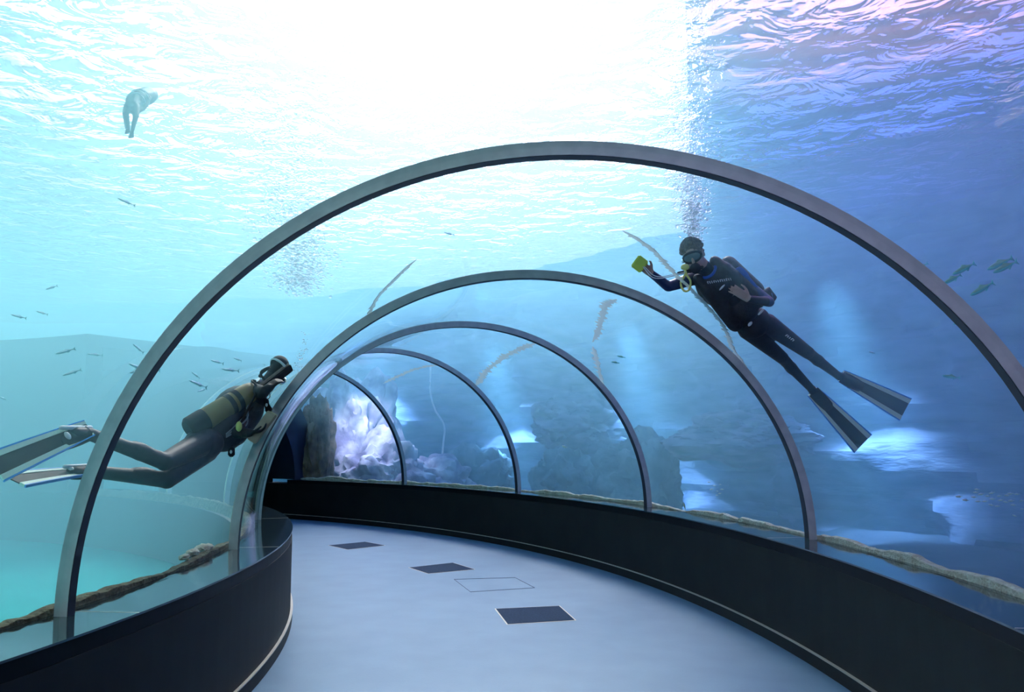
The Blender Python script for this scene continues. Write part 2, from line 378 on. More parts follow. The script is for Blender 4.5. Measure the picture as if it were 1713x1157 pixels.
def fuse(name, bm, voxel, mats, root, pick=None, it=4):
    """one continuous surface from overlapping solids"""
    bm.transform(Matrix.Translation(-root.location)); bmesh.ops.recalc_face_normals(bm, faces=bm.faces)
    me = D.meshes.new('t'); bm.to_mesh(me); bm.free(); o = D.objects.new('t', me); C.objects.link(o)
    md = o.modifiers.new('r', 'REMESH'); md.mode = 'VOXEL'; md.voxel_size = voxel; md.use_smooth_shade = True
    ms = o.modifiers.new('s', 'SMOOTH'); ms.factor = 0.6; ms.iterations = it
    dg = bpy.context.evaluated_depsgraph_get(); me2 = D.meshes.new_from_object(o.evaluated_get(dg)); D.objects.remove(o); D.meshes.remove(me)
    me2.materials.clear()
    for mm in mats: me2.materials.append(mm)
    if pick:
        for p in me2.polygons: p.material_index = pick(p.center + root.location)
    for p in me2.polygons: p.use_smooth = True
    o = D.objects.new(name, me2); C.objects.link(o); o.parent = root
    return o

M_suit = noisy('black_neoprene', (0.012,0.013,0.018), (0.022,0.024,0.032), 30, 0.55)
M_suitL = noisy('dark_slate_neoprene', (0.016,0.022,0.030), (0.026,0.034,0.044), 30, 0.55)
for m_ in (M_suit, M_suitL): m_.node_tree.nodes['Principled BSDF'].inputs['Specular IOR Level'].default_value = 0.25
M_skin = noisy('skin', (0.52,0.33,0.25), (0.60,0.40,0.31), 14, 0.55)
M_hair = noisy('brown_hair', (0.09,0.055,0.035), (0.20,0.13,0.085), 60, 0.7, bump=0.6)
M_blue = mat('blue_suit_panel', (0.01,0.09,0.55), 0.5)
M_navy = mat('navy_suit_sleeve', (0.015,0.035,0.13), 0.5)
M_vest = noisy('black_vest_nylon', (0.008,0.009,0.011), (0.02,0.02,0.024), 40, 0.6, bump=0.2)
M_print = mat('pale_print', (0.75,0.78,0.80), 0.6)
M_yel = mat('yellow_green_foam', (0.72,0.85,0.12), 0.6)
M_yhose = mat('yellow_hose', (0.85,0.85,0.25), 0.4)
M_white = mat('white_plastic', (0.85,0.87,0.88), 0.35)
M_blk = mat('black_rubber', (0.010,0.010,0.012), 0.7, **{'Specular IOR Level': 0.2})
M_lens = mat('mask_lens', (0.10,0.16,0.18), 0.08)
M_chrome = mat('chrome', (0.8,0.82,0.84), 0.12, 1.0)
M_tank = noisy('ochre_tank_paint', (0.22,0.14,0.03), (0.30,0.20,0.05), 6, 0.45)
M_tan = noisy('weathered_tan_board', (0.42,0.30,0.22), (0.58,0.46,0.36), 12, 0.7)
M_rail = mat('pale_green_fin_rail', (0.85,1.0,0.82), 0.4)
M_railb = mat('blue_fin_edge', (0.03,0.32,0.85), 0.4)

def hand(bm, w, d, palmn, curl, L_=0.18, spread=1.0, thumb=1):
    """palm, four unequal fingers and a thumb leaving the side of the palm; curl in degrees per knuckle"""
    d = Vector(d).normalized(); n = Vector(palmn); n = (n - d*n.dot(d)).normalized(); s = d.cross(n)
    w = Vector(w); pl = L_*0.5
    for k in (-1.2, -0.4, 0.4, 1.2): add_cap(bm, w + s*0.017*k*0.7, 0.015, w + d*pl + s*0.020*k, 0.0115, 10)
    for k, ln in ((-1.5, 0.36), (-0.5, 0.47), (0.5, 0.50), (1.5, 0.44)):
        b = w + d*pl + s*0.0175*k; dd = d + s*0.05*k*spread
        for q, f in enumerate((0.45, 0.32, 0.23)):
            c = R(curl); dd = (dd*math.cos(c) + n*math.sin(c)).normalized() if q else (dd*math.cos(c*0.7) + n*math.sin(c*0.7)).normalized()
            e = b + dd*L_*ln*f; add_cap(bm, b, 0.0085-0.0008*q, e, 0.0078-0.0008*q, 8); b = e
    b = w + d*pl*0.25 + s*0.026*thumb; dd = (d*0.75 + s*0.65*thumb + n*0.3).normalized()
    for q, f in enumerate((0.22, 0.17, 0.13)):
        e = b + dd*L_*f; add_cap(bm, b, 0.0115-0.001*q, e, 0.0105-0.001*q, 8); b = e
        dd = (dd + d*0.35 + n*math.sin(R(curl))*0.4 - s*0.25*thumb).normalized()

def body_solids(bm, J, front, scale=1.0, headM=None):
    g = {k: Vector(v) for k, v in J.items()}; front = Vector(front).normalized()
    upv = (g['neck']-g['pelv']).normalized(); f = (front - upv*front.dot(upv)).normalized(); s = upv.cross(f)
    M = Matrix((s, f, upv)).transposed(); k = scale
    add_ball(bm, g['chest']*0.75+g['neck']*0.25-f*0.01*k, (0.175*k,0.115*k,0.15*k), 3, M)
    add_ball(bm, g['chest'], (0.165*k,0.12*k,0.17*k), 3, M)
    add_ball(bm, g['waist'], (0.14*k,0.105*k,0.17*k), 3, M)
    add_ball(bm, g['pelv'], (0.155*k,0.115*k,0.13*k), 3, M)
    add_cap(bm, g['waist'], 0.11*k, g['chest'], 0.12*k)
    add_cap(bm, g['neck']-upv*0.04*k, 0.06*k, g['head'], 0.055*k)
    for a in 'RL':
        add_cap(bm, g['neck']-upv*0.05*k, 0.055*k, g['sh'+a], 0.062*k)
        if 'el'+a in g:
            add_cap(bm, g['sh'+a], 0.060*k, g['el'+a], 0.045*k); add_cap(bm, g['el'+a], 0.045*k, g['wr'+a], 0.031*k)
        add_ball(bm, g['hp'+a]*0.7+g['pelv']*0.3-f*0.02*k, (0.10*k,0.105*k,0.12*k), 2, M)
        add_cap(bm, g['hp'+a], 0.092*k, g['kn'+a], 0.060*k); add_ball(bm, g['kn'+a], 0.062*k)
        kd = g['an'+a]-g['kn'+a]
        add_cap(bm, g['kn'+a], 0.056*k, g['an'+a], 0.038*k)
        add_ball(bm, g['kn'+a]+kd*0.33-f*0.012*k, (0.058*k,0.058*k,0.13*k), 2, frame(kd))
        add_cap(bm, g['an'+a], 0.042*k, g['to'+a], 0.036*k)
    return g, M
def head_solids(bm, c, face, upv, k=1.0):
    c = Vector(c); face = Vector(face).normalized(); upv = (Vector(upv) - face*Vector(upv).dot(face)).normalized(); s = face.cross(upv)
    H = Matrix((s, face, upv)).transposed()
    add_ball(bm, c+upv*0.03*k-face*0.01*k, (0.073*k,0.092*k,0.088*k), 3, H)
    add_ball(bm, c-upv*0.045*k+face*0.018*k, (0.055*k,0.066*k,0.068*k), 3, H)
    add_ball(bm, c-upv*0.088*k+face*0.052*k, (0.026*k,0.022*k,0.02*k), 2, H)
    add_cap(bm, c+face*0.082*k+upv*0.012*k, 0.010*k, c+face*0.102*k-upv*0.026*k, 0.014*k, 8)
    add_cap(bm, c+face*0.072*k-upv*0.056*k+s*0.014*k, 0.008*k, c+face*0.072*k-upv*0.056*k-s*0.014*k, 0.008*k, 8)
    for q in (-1, 1):
        add_ball(bm, c+s*0.074*q*k-face*0.008*k-upv*0.005*k, (0.009*k,0.018*k,0.03*k), 2, H)
        add_ball(bm, c+s*0.032*q*k+face*0.068*k+upv*0.016*k, 0.013*k, 2, H)
    return H
def fin(root, ankle, toe, tip, normal, label, wid=0.105, white_pocket=False):
    """diving fin: foot pocket, dark blade, two pale rails with blue edges"""
    a, t, e = Vector(ankle), Vector(toe), Vector(tip); d = (e-t).normalized(); n = Vector(normal); n = (n-d*n.dot(d)).normalized(); s = d.cross(n); ln = (e-t).length
    F = Matrix((s, n, d)).transposed()
    bm = bmesh.new()
    prof = ((-0.02,0.050,0.040),(0.10,0.052,0.036),(0.22,0.050,0.022),(0.30,0.046,0.008),(0.34,0.03,0.004))
    o0 = a + (t-a)*0.35
    add_tube(bm, [o0+d*ln*q for q, _, _ in prof], [w_ for _, w_, _ in prof], 18, side=n, flat=0.8)
    pk = loc_obj('fin', bm, M_white if white_pocket else M_blk, root, label=label)
    # blade
    def bend(u): return -0.05*u*u*ln
    def sheet(name, fa, fb, th, m, u0=0.12, u1=1.0, lab=None):
        bm = bmesh.new(); rows = []
        for i in range(17):
            u = u0+(u1-u0)*i/16; row = []
            c = t + d*(u-0.25)*ln/0.75*1.0 + n*bend(u)
            xa, xb = fa(u), fb(u)
            for j in range(5):
                x = xa+(xb-xa)*j/4
                row.append((bm.verts.new(c+s*x+n*th/2), bm.verts.new(c+s*x-n*th/2)))
            rows.append(row)
        for i in range(16):
            for j in range(4):
                A, B, C2, D2 = rows[i][j], rows[i][j+1], rows[i+1][j+1], rows[i+1][j]
                bm.faces.new((A[0],B[0],C2[0],D2[0])); bm.faces.new((D2[1],C2[1],B[1],A[1]))
            for j in (0, 4): bm.faces.new((rows[i][j][0], rows[i][j][1], rows[i+1][j][1], rows[i+1][j][0]))
        for i in (0, 16):
            for j in range(4): bm.faces.new((rows[i][j][0], rows[i][j+1][0], rows[i][j+1][1], rows[i][j][1]))
        loc_obj(name, bm, m, pk, smooth=False, label=lab)
    W = lambda u: 0.052 + (wid-0.052)*min(1, max(0, (u-0.12)/0.88))**0.9
    I = lambda u: W(u)*0.56
    sheet('blade', lambda u: -I(u), I, 0.006, M_blk)
    for q in (-1, 1):
        sheet('rail', lambda u: q*I(u), lambda u: q*W(u)*0.93, 0.013, M_rail, lab='pale green side rail')
        sheet('edge_trim', lambda u: q*W(u)*0.93, lambda u: q*W(u)*1.04, 0.016, M_railb, lab='blue rubber edge')
    for q, x in ((0.28, 0.0),):
        bm = bmesh.new(); add_ball(bm, t+d*(q-0.17)*ln/0.75+n*0.02, (0.026,0.012,0.016), 2, F); loc_obj('emblem', bm, M_white, pk, label='small white crescent mark on the fin')
    return pk
# ------------------------------------------------------------------ diver on the right, chest towards the glass
RD = dict(head=(12.41, 5.939, 2.875), crown=(12.405, 5.899, 2.92), chin=(12.443, 5.962, 2.794), neck=(12.476, 6.051, 2.795), shR=(12.389, 6.099, 2.744), shL=(12.624, 6.271, 2.799), elR=(12.22, 5.933, 2.664), wrR=(12.136, 5.74, 2.732), haR=(12.085, 5.67, 2.782), elL=(12.888, 6.35, 2.572), wrL=(12.76, 6.137, 2.569), haL=(12.689, 6.07, 2.619), chest=(12.528, 6.189, 2.718), waist=(12.679, 6.401, 2.538), pelv=(12.758, 6.542, 2.443), hpR=(12.703, 6.547, 2.404), hpL=(12.842, 6.596, 2.45), knR=(12.926, 6.919, 2.208), anR=(13.124, 7.329, 1.978), toR=(13.188, 7.42, 1.891), tipR=(13.525, 7.817, 1.51), knL=(13.123, 6.993, 2.245), anL=(13.337, 7.379, 2.084), toL=(13.437, 7.467, 2.042), tipL=(13.872, 7.81, 1.802), loop=(12.366, 5.81, 2.637), pad=(12.097, 5.632, 2.778))
TOCAM = V(0.366,-0.923,-0.20).normalized()
rd = empty('diver', Vector(RD['pelv']), 'scuba diver in black wetsuit stretched out on the right, bare-headed, holding up a yellow-green pad', 'person')
bm = bmesh.new()
g, RM = body_solids(bm, RD, TOCAM, 0.86)
HM = head_solids(bm, g['head'], TOCAM + V(-0.35,0.1,-0.25), g['crown']-g['chin'], 0.95)
hand(bm, g['wrR'], g['haR']-g['wrR'], TOCAM, 30, 0.15); hand(bm, g['wrL'], g['haL']-g['wrL'], -TOCAM, 14, 0.17, thumb=-1)
def pick(p):
    if (p-g['head']).length < 0.125 and (p-g['neck']).length > 0.07: return 1
    if (p-g['wrL']).dot((g['haL']-g['wrL']).normalized()) > 0.0 and (p-g['haL']).length < 0.14: return 1
    if (p-g['wrR']).dot((g['haR']-g['wrR']).normalized()) > 0.0 and (p-g['haR']).length < 0.14: return 1
    for a in 'RL':
        for u, v in (('sh','el'),('el','wr')):
            A, B = g[u+a], g[v+a]; t = max(0, min(1, (p-A).dot(B-A)/(B-A).length_squared))
            if (p-(A+(B-A)*t)).length < 0.055 and (a == 'R' or u == 'sh') and (u == 'el' or t > 0.3): return 2
    return 0
fuse('body', bm, 0.0065, [M_suit, M_skin, M_navy], rd, pick)
hs, hf, hu = HM.col[0], HM.col[1], HM.col[2]; hc = g['head']
bm = bmesh.new(); rnd = random.Random(5)
for i in range(420):
    th = rnd.uniform(0, 2*PI); ph = rnd.uniform(0.05, 1.45)
    v = V(math.sin(ph)*math.cos(th), math.sin(ph)*math.sin(th), math.cos(ph))
    if v.y > 0.55 and v.z < 0.75: continue
    b = hc + hu*0.028 - hf*0.01 + HM @ V(v.x*0.070, v.y*0.089, v.z*0.085)
    dr = HM @ V(v.x, v.y-0.6, v.z*0.9+0.25).normalized()
    add_tube(bm, [b, b+dr*0.016, b+dr*0.026+hu*0.006], [0.009, 0.007, 0.002], 5)
add_ball(bm, hc+hu*0.034-hf*0.016, (0.073,0.090,0.084), 3, HM)
loc_obj('hair', bm, M_hair, rd, label='short brown hair floating up')
bm = bmesh.new(); mk = hc + hf*0.078 + hu*0.014
add_tube(bm, [mk + hs*0.066*math.cos(a) + hu*0.037*math.sin(a) - hf*0.02*abs(math.cos(a))**2 for a in [2*PI*i/28 for i in range(29)]], 0.009, 8)
add_tube(bm, [hc + hs*0.078*math.cos(a) + hf*0.088*math.sin(a) + hu*0.014 for a in [PI*1.0*i/20 + PI for i in range(21)]], 0.006, 6)
mo = loc_obj('mask', bm, M_blk, rd, label='black diving mask with strap')
bm = bmesh.new(); add_ball(bm, mk-hf*0.004, (0.060,0.012,0.033), 3, HM); loc_obj('lens', bm, M_lens, mo)
bm = bmesh.new(); rg = hc + hf*0.105 - hu*0.062
add_tube(bm, [rg-hf*0.02, rg-hf*0.01, rg+hf*0.012, rg+hf*0.02], [0.022,0.038,0.038,0.026], 18); add_cap(bm, rg-hs*0.045-hu*0.01, 0.013, rg+hs*0.045-hu*0.01, 0.013, 8)
ro = loc_obj('regulator', bm, M_blk, rd)
bm = bmesh.new(); add_tube(bm, curve_pts([rg+hs*0.04, rg+hs*0.12-hf*0.02, g['shL']+V(0,-0.05,0.05), g['shL']+V(0.02,0.1,0.06)]), 0.008, 8); loc_obj('hose', bm, M_blk, ro)
# collar, vest, straps, print
s_, f_, u_ = RM.col[0], RM.col[1], RM.col[2]
bm = bmesh.new(); nk = g['neck']-u_*0.012
add_tube(bm, [nk + s_*0.066*math.cos(a) + f_*0.064*math.sin(a) - u_*0.016*math.sin(a) for a in [2*PI*i/24 for i in range(25)]], 0.011, 8)
loc_obj('collar', bm, M_blue, rd, label='bright blue collar')
bm = bmesh.new()
add_ball(bm, g['chest']-u_*0.02, (0.165,0.128,0.19), 3, RM); add_ball(bm, g['waist']+u_*0.02, (0.15,0.12,0.15), 3, RM)
for q in (-1, 1):
    add_cap(bm, g['chest']+s_*0.10*q+f_*0.07+u_*0.08, 0.05, g['waist']+s_*0.12*q+f_*0.07, 0.062); add_cap(bm, g['chest']+s_*0.09*q+u_*0.16+f_*0.03, 0.04, g['chest']+s_*0.11*q+f_*0.09, 0.045)
add_cap(bm, g['waist']+s_*(0.19 if s_.dot(g['shL']-g['shR']) > 0 else -0.19)-f_*0.03, 0.06, g['chest']+s_*(0.17 if s_.dot(g['shL']-g['shR']) > 0 else -0.17)-f_*0.05, 0.06)
vo = fuse('buoyancy_vest', bm, 0.011, [M_vest], rd, it=3)
LS = s_ if s_.dot(g['shL']-g['shR']) > 0 else -s_
bm = bmesh.new(); add_tube(bm, curve_pts([g['shL']+f_*0.045+LS*0.01, g['chest']+LS*0.175+f_*0.085-u_*0.02, g['waist']+LS*0.175+f_*0.085+u_*0.08]), [0.006]*4+[0.020]*8+[0.012]*5, 8, flat=0.5, side=f_); loc_obj('shoulder_stripe', bm, M_blue, vo, label='blue stripe down the side of the vest')
def marks(name, root, start, step, n, m, up_, nrm, size, lab):
    bm = bmesh.new(); rr = random.Random(n)
    for i in range(n):
        c = start + step*i; h = size*(0.8+0.4*rr.random())
        sl = up_ + step.normalized()*0.25
        add_tube(bm, [c-sl*h, c+nrm*0.003, c+sl*h], [0.0035,0.0042,0.0035], 6)
        if i % 3 == 0: add_tube(bm, [c+sl*h, c+sl*h+step*0.5], 0.003, 5)
    return loc_obj(name, bm, m, root, label=lab)
cf = g['chest']-u_*0.035+f_*0.142
SHD = (g['shL']-g['shR']).normalized()
marks('chest_lettering', vo, g['chest']+u_*0.02+TOCAM*0.155-SHD*0.10, SHD*0.017, 12, M_print, u_, TOCAM, 0.011, 'row of small slanted pale letters across the chest')
marks('leg_lettering', rd, g['hpL']*0.62+g['knL']*0.38+TOCAM*0.085, (g['knL']-g['hpL']).normalized()*0.022, 5, M_print, LS, TOCAM, 0.007, 'small pale letters on the thigh')
for c_, r_ in ((g['waist']+f_*0.135-LS*0.05-u_*0.05, (0.022,0.01,0.014)), (g['waist']+f_*0.13+LS*0.07-u_*0.05, (0.034,0.009,0.010)), (g['chest']+f_*0.14-LS*0.02+u_*0.03, (0.03,0.006,0.008))):
    bm = bmesh.new(); add_ball(bm, c_, r_, 2, RM); loc_obj('buckle', bm, M_white, vo, label='white buckle on the vest')
bm = bmesh.new(); pb = g['waist']+LS*0.20+f_*0.06-u_*0.06
add_tube(bm, [pb+u_*0.07, pb+u_*0.06, pb-u_*0.05, pb-u_*0.06], [0.03,0.055,0.05,0.02], 12, flat=0.5, side=f_); po = loc_obj('pocket', bm, M_vest, vo)
bm = bmesh.new(); add_tube(bm, [pb+f_*0.03+u_*0.05-LS*0.03, pb+f_*0.035-u_*0.04, pb+f_*0.03+u_*0.03+LS*0.03], 0.005, 6); loc_obj('clip', bm, M_chrome, po)
bm = bmesh.new(); tb = g['chest']-f_*0.20-u_*0.05
add_tube(bm, [tb-u_*0.34, tb-u_*0.33, tb+u_*0.16, tb+u_*0.20, tb+u_*0.22], [0.05,0.085,0.085,0.06,0.02], 20); to = loc_obj('air_tank', bm, M_blk, rd)
bm = bmesh.new(); add_tube(bm, [tb+u_*0.22, tb+u_*0.27], 0.018, 10); add_cap(bm, tb+u_*0.26-s_*0.04, 0.015, tb+u_*0.26+s_*0.04, 0.015, 8); loc_obj('valve', bm, M_chrome, to)
fin(rd, g['anR'], g['toR'], g['tipR'], TOCAM, 'black fin with pale rails, the lower one'); fin(rd, g['anL'], g['toL'], g['tipL'], TOCAM, 'black fin with pale rails, the upper one')
# things held
pc = Vector(RD['pad'])+V(-0.012,-0.02,0.0)
pd = empty('cleaning_pad', pc, 'yellow-green pad held up in the right-hand diver\'s raised hand', 'pad')
bm = bmesh.new(); bmesh.ops.create_cube(bm, size=1, matrix=Matrix.Translation(pc) @ frame(TOCAM, V(0.55,0.2,0.8)).to_4x4() @ Matrix.Diagonal((0.085,0.10,0.028,1))); bmesh.ops.bevel(bm, geom=bm.edges[:], offset=0.008, segments=3, affect='EDGES')
loc_obj('foam_block', bm, M_yel, pd, smooth=False)
bm = bmesh.new(); add_tube(bm, curve_pts([pc+V(0.02,0,-0.02), pc+V(0.10,0.05,-0.10), Vector(RD['loop'])+V(0.0,0.0,0.09)]), 0.0035, 6)
add_tube(bm, curve_pts([pc+V(0.03,0,-0.02), pc+V(0.11,0.07,-0.085), Vector(RD['loop'])+V(0.01,0.0,0.10)]), 0.003, 6)
loc_obj('lanyard', bm, M_white, pd, label='thin white double lanyard')
lp = Vector(RD['loop'])
hl = empty('hose_loop', lp, 'small yellow hose loop dangling below the right diver\'s shoulder', 'hose')
bm = bmesh.new(); lr = frame(TOCAM)
add_tube(bm, curve_pts([lp+V(0.0,0,0.115), lp+V(-0.005,0,0.075), lp+V(-0.032,-0.01,0.02), lp+V(-0.012,-0.01,-0.035), lp+V(0.022,0.0,-0.03), lp+V(0.034,0.01,0.03), lp+V(0.008,0,0.08), lp+V(0.0,0,0.115)], 6), 0.0075, 8)
loc_obj('loop', bm, M_yhose, hl)
bm = bmesh.new(); add_ball(bm, lp+V(0.0,0,0.135), (0.032,0.018,0.024), 2); loc_obj('mouthpiece', bm, M_yhose, hl)

# ------------------------------------------------------------------ diver on the left, swimming away
LD = dict(head=(9.551, 5.033, 2.089), crown=(9.552, 5.03, 2.111), chin=(9.593, 5.036, 2.017), neck=(9.515, 4.945, 1.978), shR=(9.465, 4.825, 1.921), shL=(9.39, 4.975, 1.861), elR=(9.575, 4.805, 1.904), wrR=(9.568, 4.927, 1.95), haR=(9.572, 4.968, 1.974), elL=(9.345, 4.876, 1.646), wrL=(9.418, 4.904, 1.65), haL=(9.437, 4.932, 1.659), chest=(9.36, 4.831, 1.79), waist=(9.315, 4.667, 1.664), pelv=(9.3, 4.514, 1.54), hpR=(9.346, 4.424, 1.54), hpL=(9.259, 4.579, 1.499), knR=(9.448, 4.012, 1.432), anR=(9.336, 3.546, 1.598), toR=(9.352, 3.444, 1.604), tipR=(9.354, 2.978, 1.437), knL=(9.393, 4.091, 1.318), anL=(9.274, 3.657, 1.38), toL=(9.269, 3.546, 1.387), tipL=(9.29, 3.122, 1.377), tank0=(9.49, 4.767, 1.942), tank1=(9.302, 4.337, 1.659), slate0=(9.458, 4.994, 1.93), slate1=(9.507, 5.281, 2.124), tab0=(9.394, 4.941, 1.625), tab1=(9.463, 5.015, 1.773), oct=(9.501, 4.654, 1.666), gau1=(9.474, 5.033, 1.835), gau2=(9.343, 4.859, 1.513))
_c = V(0.366,-0.923,-0.114); _r = V(0.929,0.369,0)
for k_, (to_cam, left) in dict(head=(0.0,0.045), crown=(0.0,0.045), chin=(0.0,0.055), neck=(0.0,0.02), slate0=(0.24,0.0), slate1=(0.24,0.0), elR=(0.08,0), wrR=(0.20,0.0), haR=(0.22,0.0), elL=(0.28,-0.03), wrL=(0.32,-0.05), haL=(0.32,-0.07), chest=(0.0,0.03), waist=(0.0,0.015), shL=(0.05,0.03), shR=(0.0,0.02), tank0=(0.0,-0.02), tank1=(0.0,-0.02), tab0=(0.34,-0.09), tab1=(0.34,-0.09), gau1=(0.2,0.0), gau2=(0.25,0.0), oct=(0.08,0.0)).items():
    # small pulls towards the glass so that arms and held things clear the chest
    LD[k_] = tuple((Vector(LD[k_]) + _c*to_cam - _r*left)*1.0)
ld = empty('diver', Vector(LD['pelv']), 'scuba diver with an ochre tank swimming on the left, knees bent, reading a slate', 'person')
bm = bmesh.new()
BELLY = V(0.15,0.62,-0.77)
g, LM = body_solids(bm, LD, BELLY, 0.97)
LH = head_solids(bm, g['head'], V(0.25,0.62,-0.74), V(0.15,0.55,0.7), 0.74)
hand(bm, g['wrR'], g['haR']-g['wrR'], V(-0.3,0.3,-0.9), 32, 0.14); hand(bm, g['wrL'], g['haL']-g['wrL'], V(0.2,0.2,0.9), 38, 0.14)
def pick(p):
    if (p-g['haR']).length < 0.06 and (p-g['wrR']).dot((g['haR']-g['wrR'])) > 0: return 0
    return 0
fuse('body', bm, 0.0075, [M_suitL], ld)
hs, hf, hu = LH.col[0], LH.col[1], LH.col[2]; hc = g['head']
bm = bmesh.new(); add_ball(bm, hc+hu*0.025-hf*0.012, (0.062,0.073,0.070), 3, LH); add_cap(bm, hc-hf*0.01, 0.056, g['neck']+(hc-g['neck'])*0.2, 0.054); loc_obj('hood', bm, M_blk, ld, label='black rubber hood')
bm = bmesh.new(); mk = hc + hf*0.060 + hu*0.010
add_tube(bm, [mk + hs*0.05*math.cos(a) + hu*0.028*math.sin(a) for a in [2*PI*i/24 for i in range(25)]], 0.009, 8)
add_tube(bm, [hc + hs*0.069*math.cos(a) + hf*0.078*math.sin(a) + hu*0.010 for a in [PI*i/20 + PI for i in range(21)]], 0.010, 6)
mo = loc_obj('mask', bm, M_white, ld, label='white-strapped diving mask'); bm = bmesh.new(); add_ball(bm, mk, (0.046,0.01,0.025), 3, LH); loc_obj('lens', bm, M_lens, mo)
bm = bmesh.new(); rg = hc+hf*0.085-hu*0.04
add_tube(bm, [rg-hf*0.02, rg, rg+hf*0.02], [0.022,0.036,0.026], 16); ro = loc_obj('regulator', bm, M_chrome, ld, label='silver regulator second stage')
u_ = (g['neck']-g['pelv']).normalized(); f_ = (BELLY-u_*BELLY.dot(u_)).normalized(); s_ = u_.cross(f_)
bm = bmesh.new(); add_ball(bm, g['chest']+f_*0.0-u_*0.02, (0.175,0.17,0.20), 3, LM); add_ball(bm, g['waist']+f_*0.02, (0.18,0.17,0.17), 3, LM)
add_cap(bm, g['chest']+s_*0.10+f_*0.07, 0.06, g['waist']+s_*0.11+f_*0.09, 0.07); add_cap(bm, g['chest']-s_*0.10+f_*0.07, 0.06, g['waist']-s_*0.11+f_*0.09, 0.07)
vo = fuse('buoyancy_vest', bm, 0.012, [M_suitL], ld, it=3)
t0, t1 = Vector(LD['tank0'])+f_*0.02+V(-0.03,0.02,0.0), Vector(LD['tank1'])+f_*0.02+V(-0.03,0.02,0.0); td = (t0-t1).normalized()
bm = bmesh.new(); add_tube(bm, [t1+td*0.10, t1+td*0.11, t0-td*0.07, t0-td*0.03, t0, t0+td*0.01], [0.070,0.076,0.076,0.065,0.04,0.02], 24); to = loc_obj('air_tank', bm, M_tank, ld, label='ochre air tank')
bm = bmesh.new(); add_tube(bm, [t1-td*0.02, t1, t1+td*0.10, t1+td*0.12], [0.06,0.078,0.080,0.078], 24); loc_obj('tank_boot', bm, M_blk, to)
for q in (0.30, 0.36):
    bm = bmesh.new(); add_tube(bm, [t1+td*q, t1+td*(q+0.035)], 0.079, 24); loc_obj('tank_band', bm, M_blk, to)
bm = bmesh.new(); vt = t0+td*0.04
add_tube(bm, [t0, vt], 0.018, 10); add_cap(bm, vt-s_*0.05, 0.017, vt+s_*0.045, 0.020, 10); add_tube(bm, [vt-f_*0.01, vt-f_*0.04, vt-f_*0.055], [0.014,0.026,0.030], 12); add_cap(bm, vt+td*0.03, 0.022, vt+td*0.075, 0.024, 10)
loc_obj('valve', bm, M_chrome, to, label='chrome valve and first stage')
bm = bmesh.new()
add_tube(bm, curve_pts([vt+td*0.05, vt-f_*0.09+td*0.06, vt-f_*0.09+td*0.14, g['neck']-f_*0.06+s_*0.08, hc+hf*0.05+s_*0.10-hu*0.05, rg]), 0.008, 8)
add_tube(bm, curve_pts([vt+td*0.03, vt-f_*0.07-td*0.03, vt+V(0.06,-0.12,-0.04), Vector(LD['oct'])]), 0.008, 8)
add_tube(bm, curve_pts([vt, vt+V(0.07,-0.02,0.0), g['chest']+V(0.17,-0.05,0.02), g['waist']+V(0.15,-0.08,-0.02)]), 0.008, 8)
loc_obj('hose', bm, M_blk, ro)
bm = bmesh.new(); oc = Vector(LD['oct']); add_ball(bm, oc, (0.022,0.022,0.036), 2); loc_obj('octopus_regulator', bm, M_yhose, ld, label='yellow spare regulator on the chest')
bm = bmesh.new()
for k in range(3): add_tube(bm, curve_pts([g['chest']+V(0.14,-0.10,0.06-0.04*k), g['chest']+V(0.17,-0.13,-0.04-0.04*k), g['waist']+V(0.14,-0.10,-0.06-0.01*k)]), 0.006, 6)
loc_obj('strap', bm, mat('grey_webbing', (0.25,0.28,0.32), 0.6), vo)
fin(ld, g['anR'], g['toR'], g['tipR'], V(0.75,-0.15,0.45), 'upper fin, dark with white and blue rail', wid=0.085); fin(ld, g['anL'], g['toL'], g['tipL'], V(0.30,-0.1,0.9), 'lower fin seen almost edge-on', wid=0.10)
for a in 'RL':
    bm = bmesh.new(); an, t = g['an'+a], g['to'+a]; add_cap(bm, an+V(0,0,0.035), 0.016, an*0.2+t*0.8+V(0,-0.12,0.03), 0.012); loc_obj('fin_strap', bm, M_white, ld, label='white fin strap and rail root')
# held things
a, b = Vector(LD['slate0']), Vector(LD['slate1']); d_ = (b-a).normalized()
sl = empty('slate', a, 'long dark-edged slate held out before the left diver\'s face', 'slate')
def board(name, root, a, b, wv, wid, th, m, off=V(0,0,0)):
    d_ = (b-a); ln = d_.length; d_ = d_.normalized(); wv = (wv-d_*wv.dot(d_)).normalized(); n_ = d_.cross(wv)
    bm = bmesh.new(); bmesh.ops.create_cube(bm, size=1, matrix=Matrix.Translation((a+b)/2+off) @ Matrix((wv, n_, d_)).transposed().to_4x4() @ Matrix.Diagonal((wid, th, ln, 1)))
    bmesh.ops.bevel(bm, geom=bm.edges[:], offset=min(th*0.4, 0.006), segments=2, affect='EDGES'); return loc_obj(name, bm, m, root, smooth=False)
SW = V(-0.12,-0.95,0.42)
bo = board('board', sl, a, b, SW, 0.055, 0.016, M_blk); bo2 = board('paper_face', sl, a+d_*0.01, b-d_*0.01, SW, 0.045, 0.012, M_tan, V(-0.018,0.0,0.022)); bo2['label'] = 'cream and tan writing face'
a, b = Vector(LD['tab0']), Vector(LD['tab1']); d_ = (b-a).normalized()
tb = empty('wooden_tablet', a, 'weathered tan tablet held in the left diver\'s lower hand', 'tablet')
board('board', tb, a-d_*0.04, b+d_*0.02, V(0.9,0.3,-0.2), 0.075, 0.022, M_tan); board('edge', tb, a-d_*0.02, b+d_*0.025, V(0.9,0.3,-0.2), 0.06, 0.006, mat('cream_edge', (0.8,0.75,0.5), 0.7), V(0.0,0.015,-0.005))
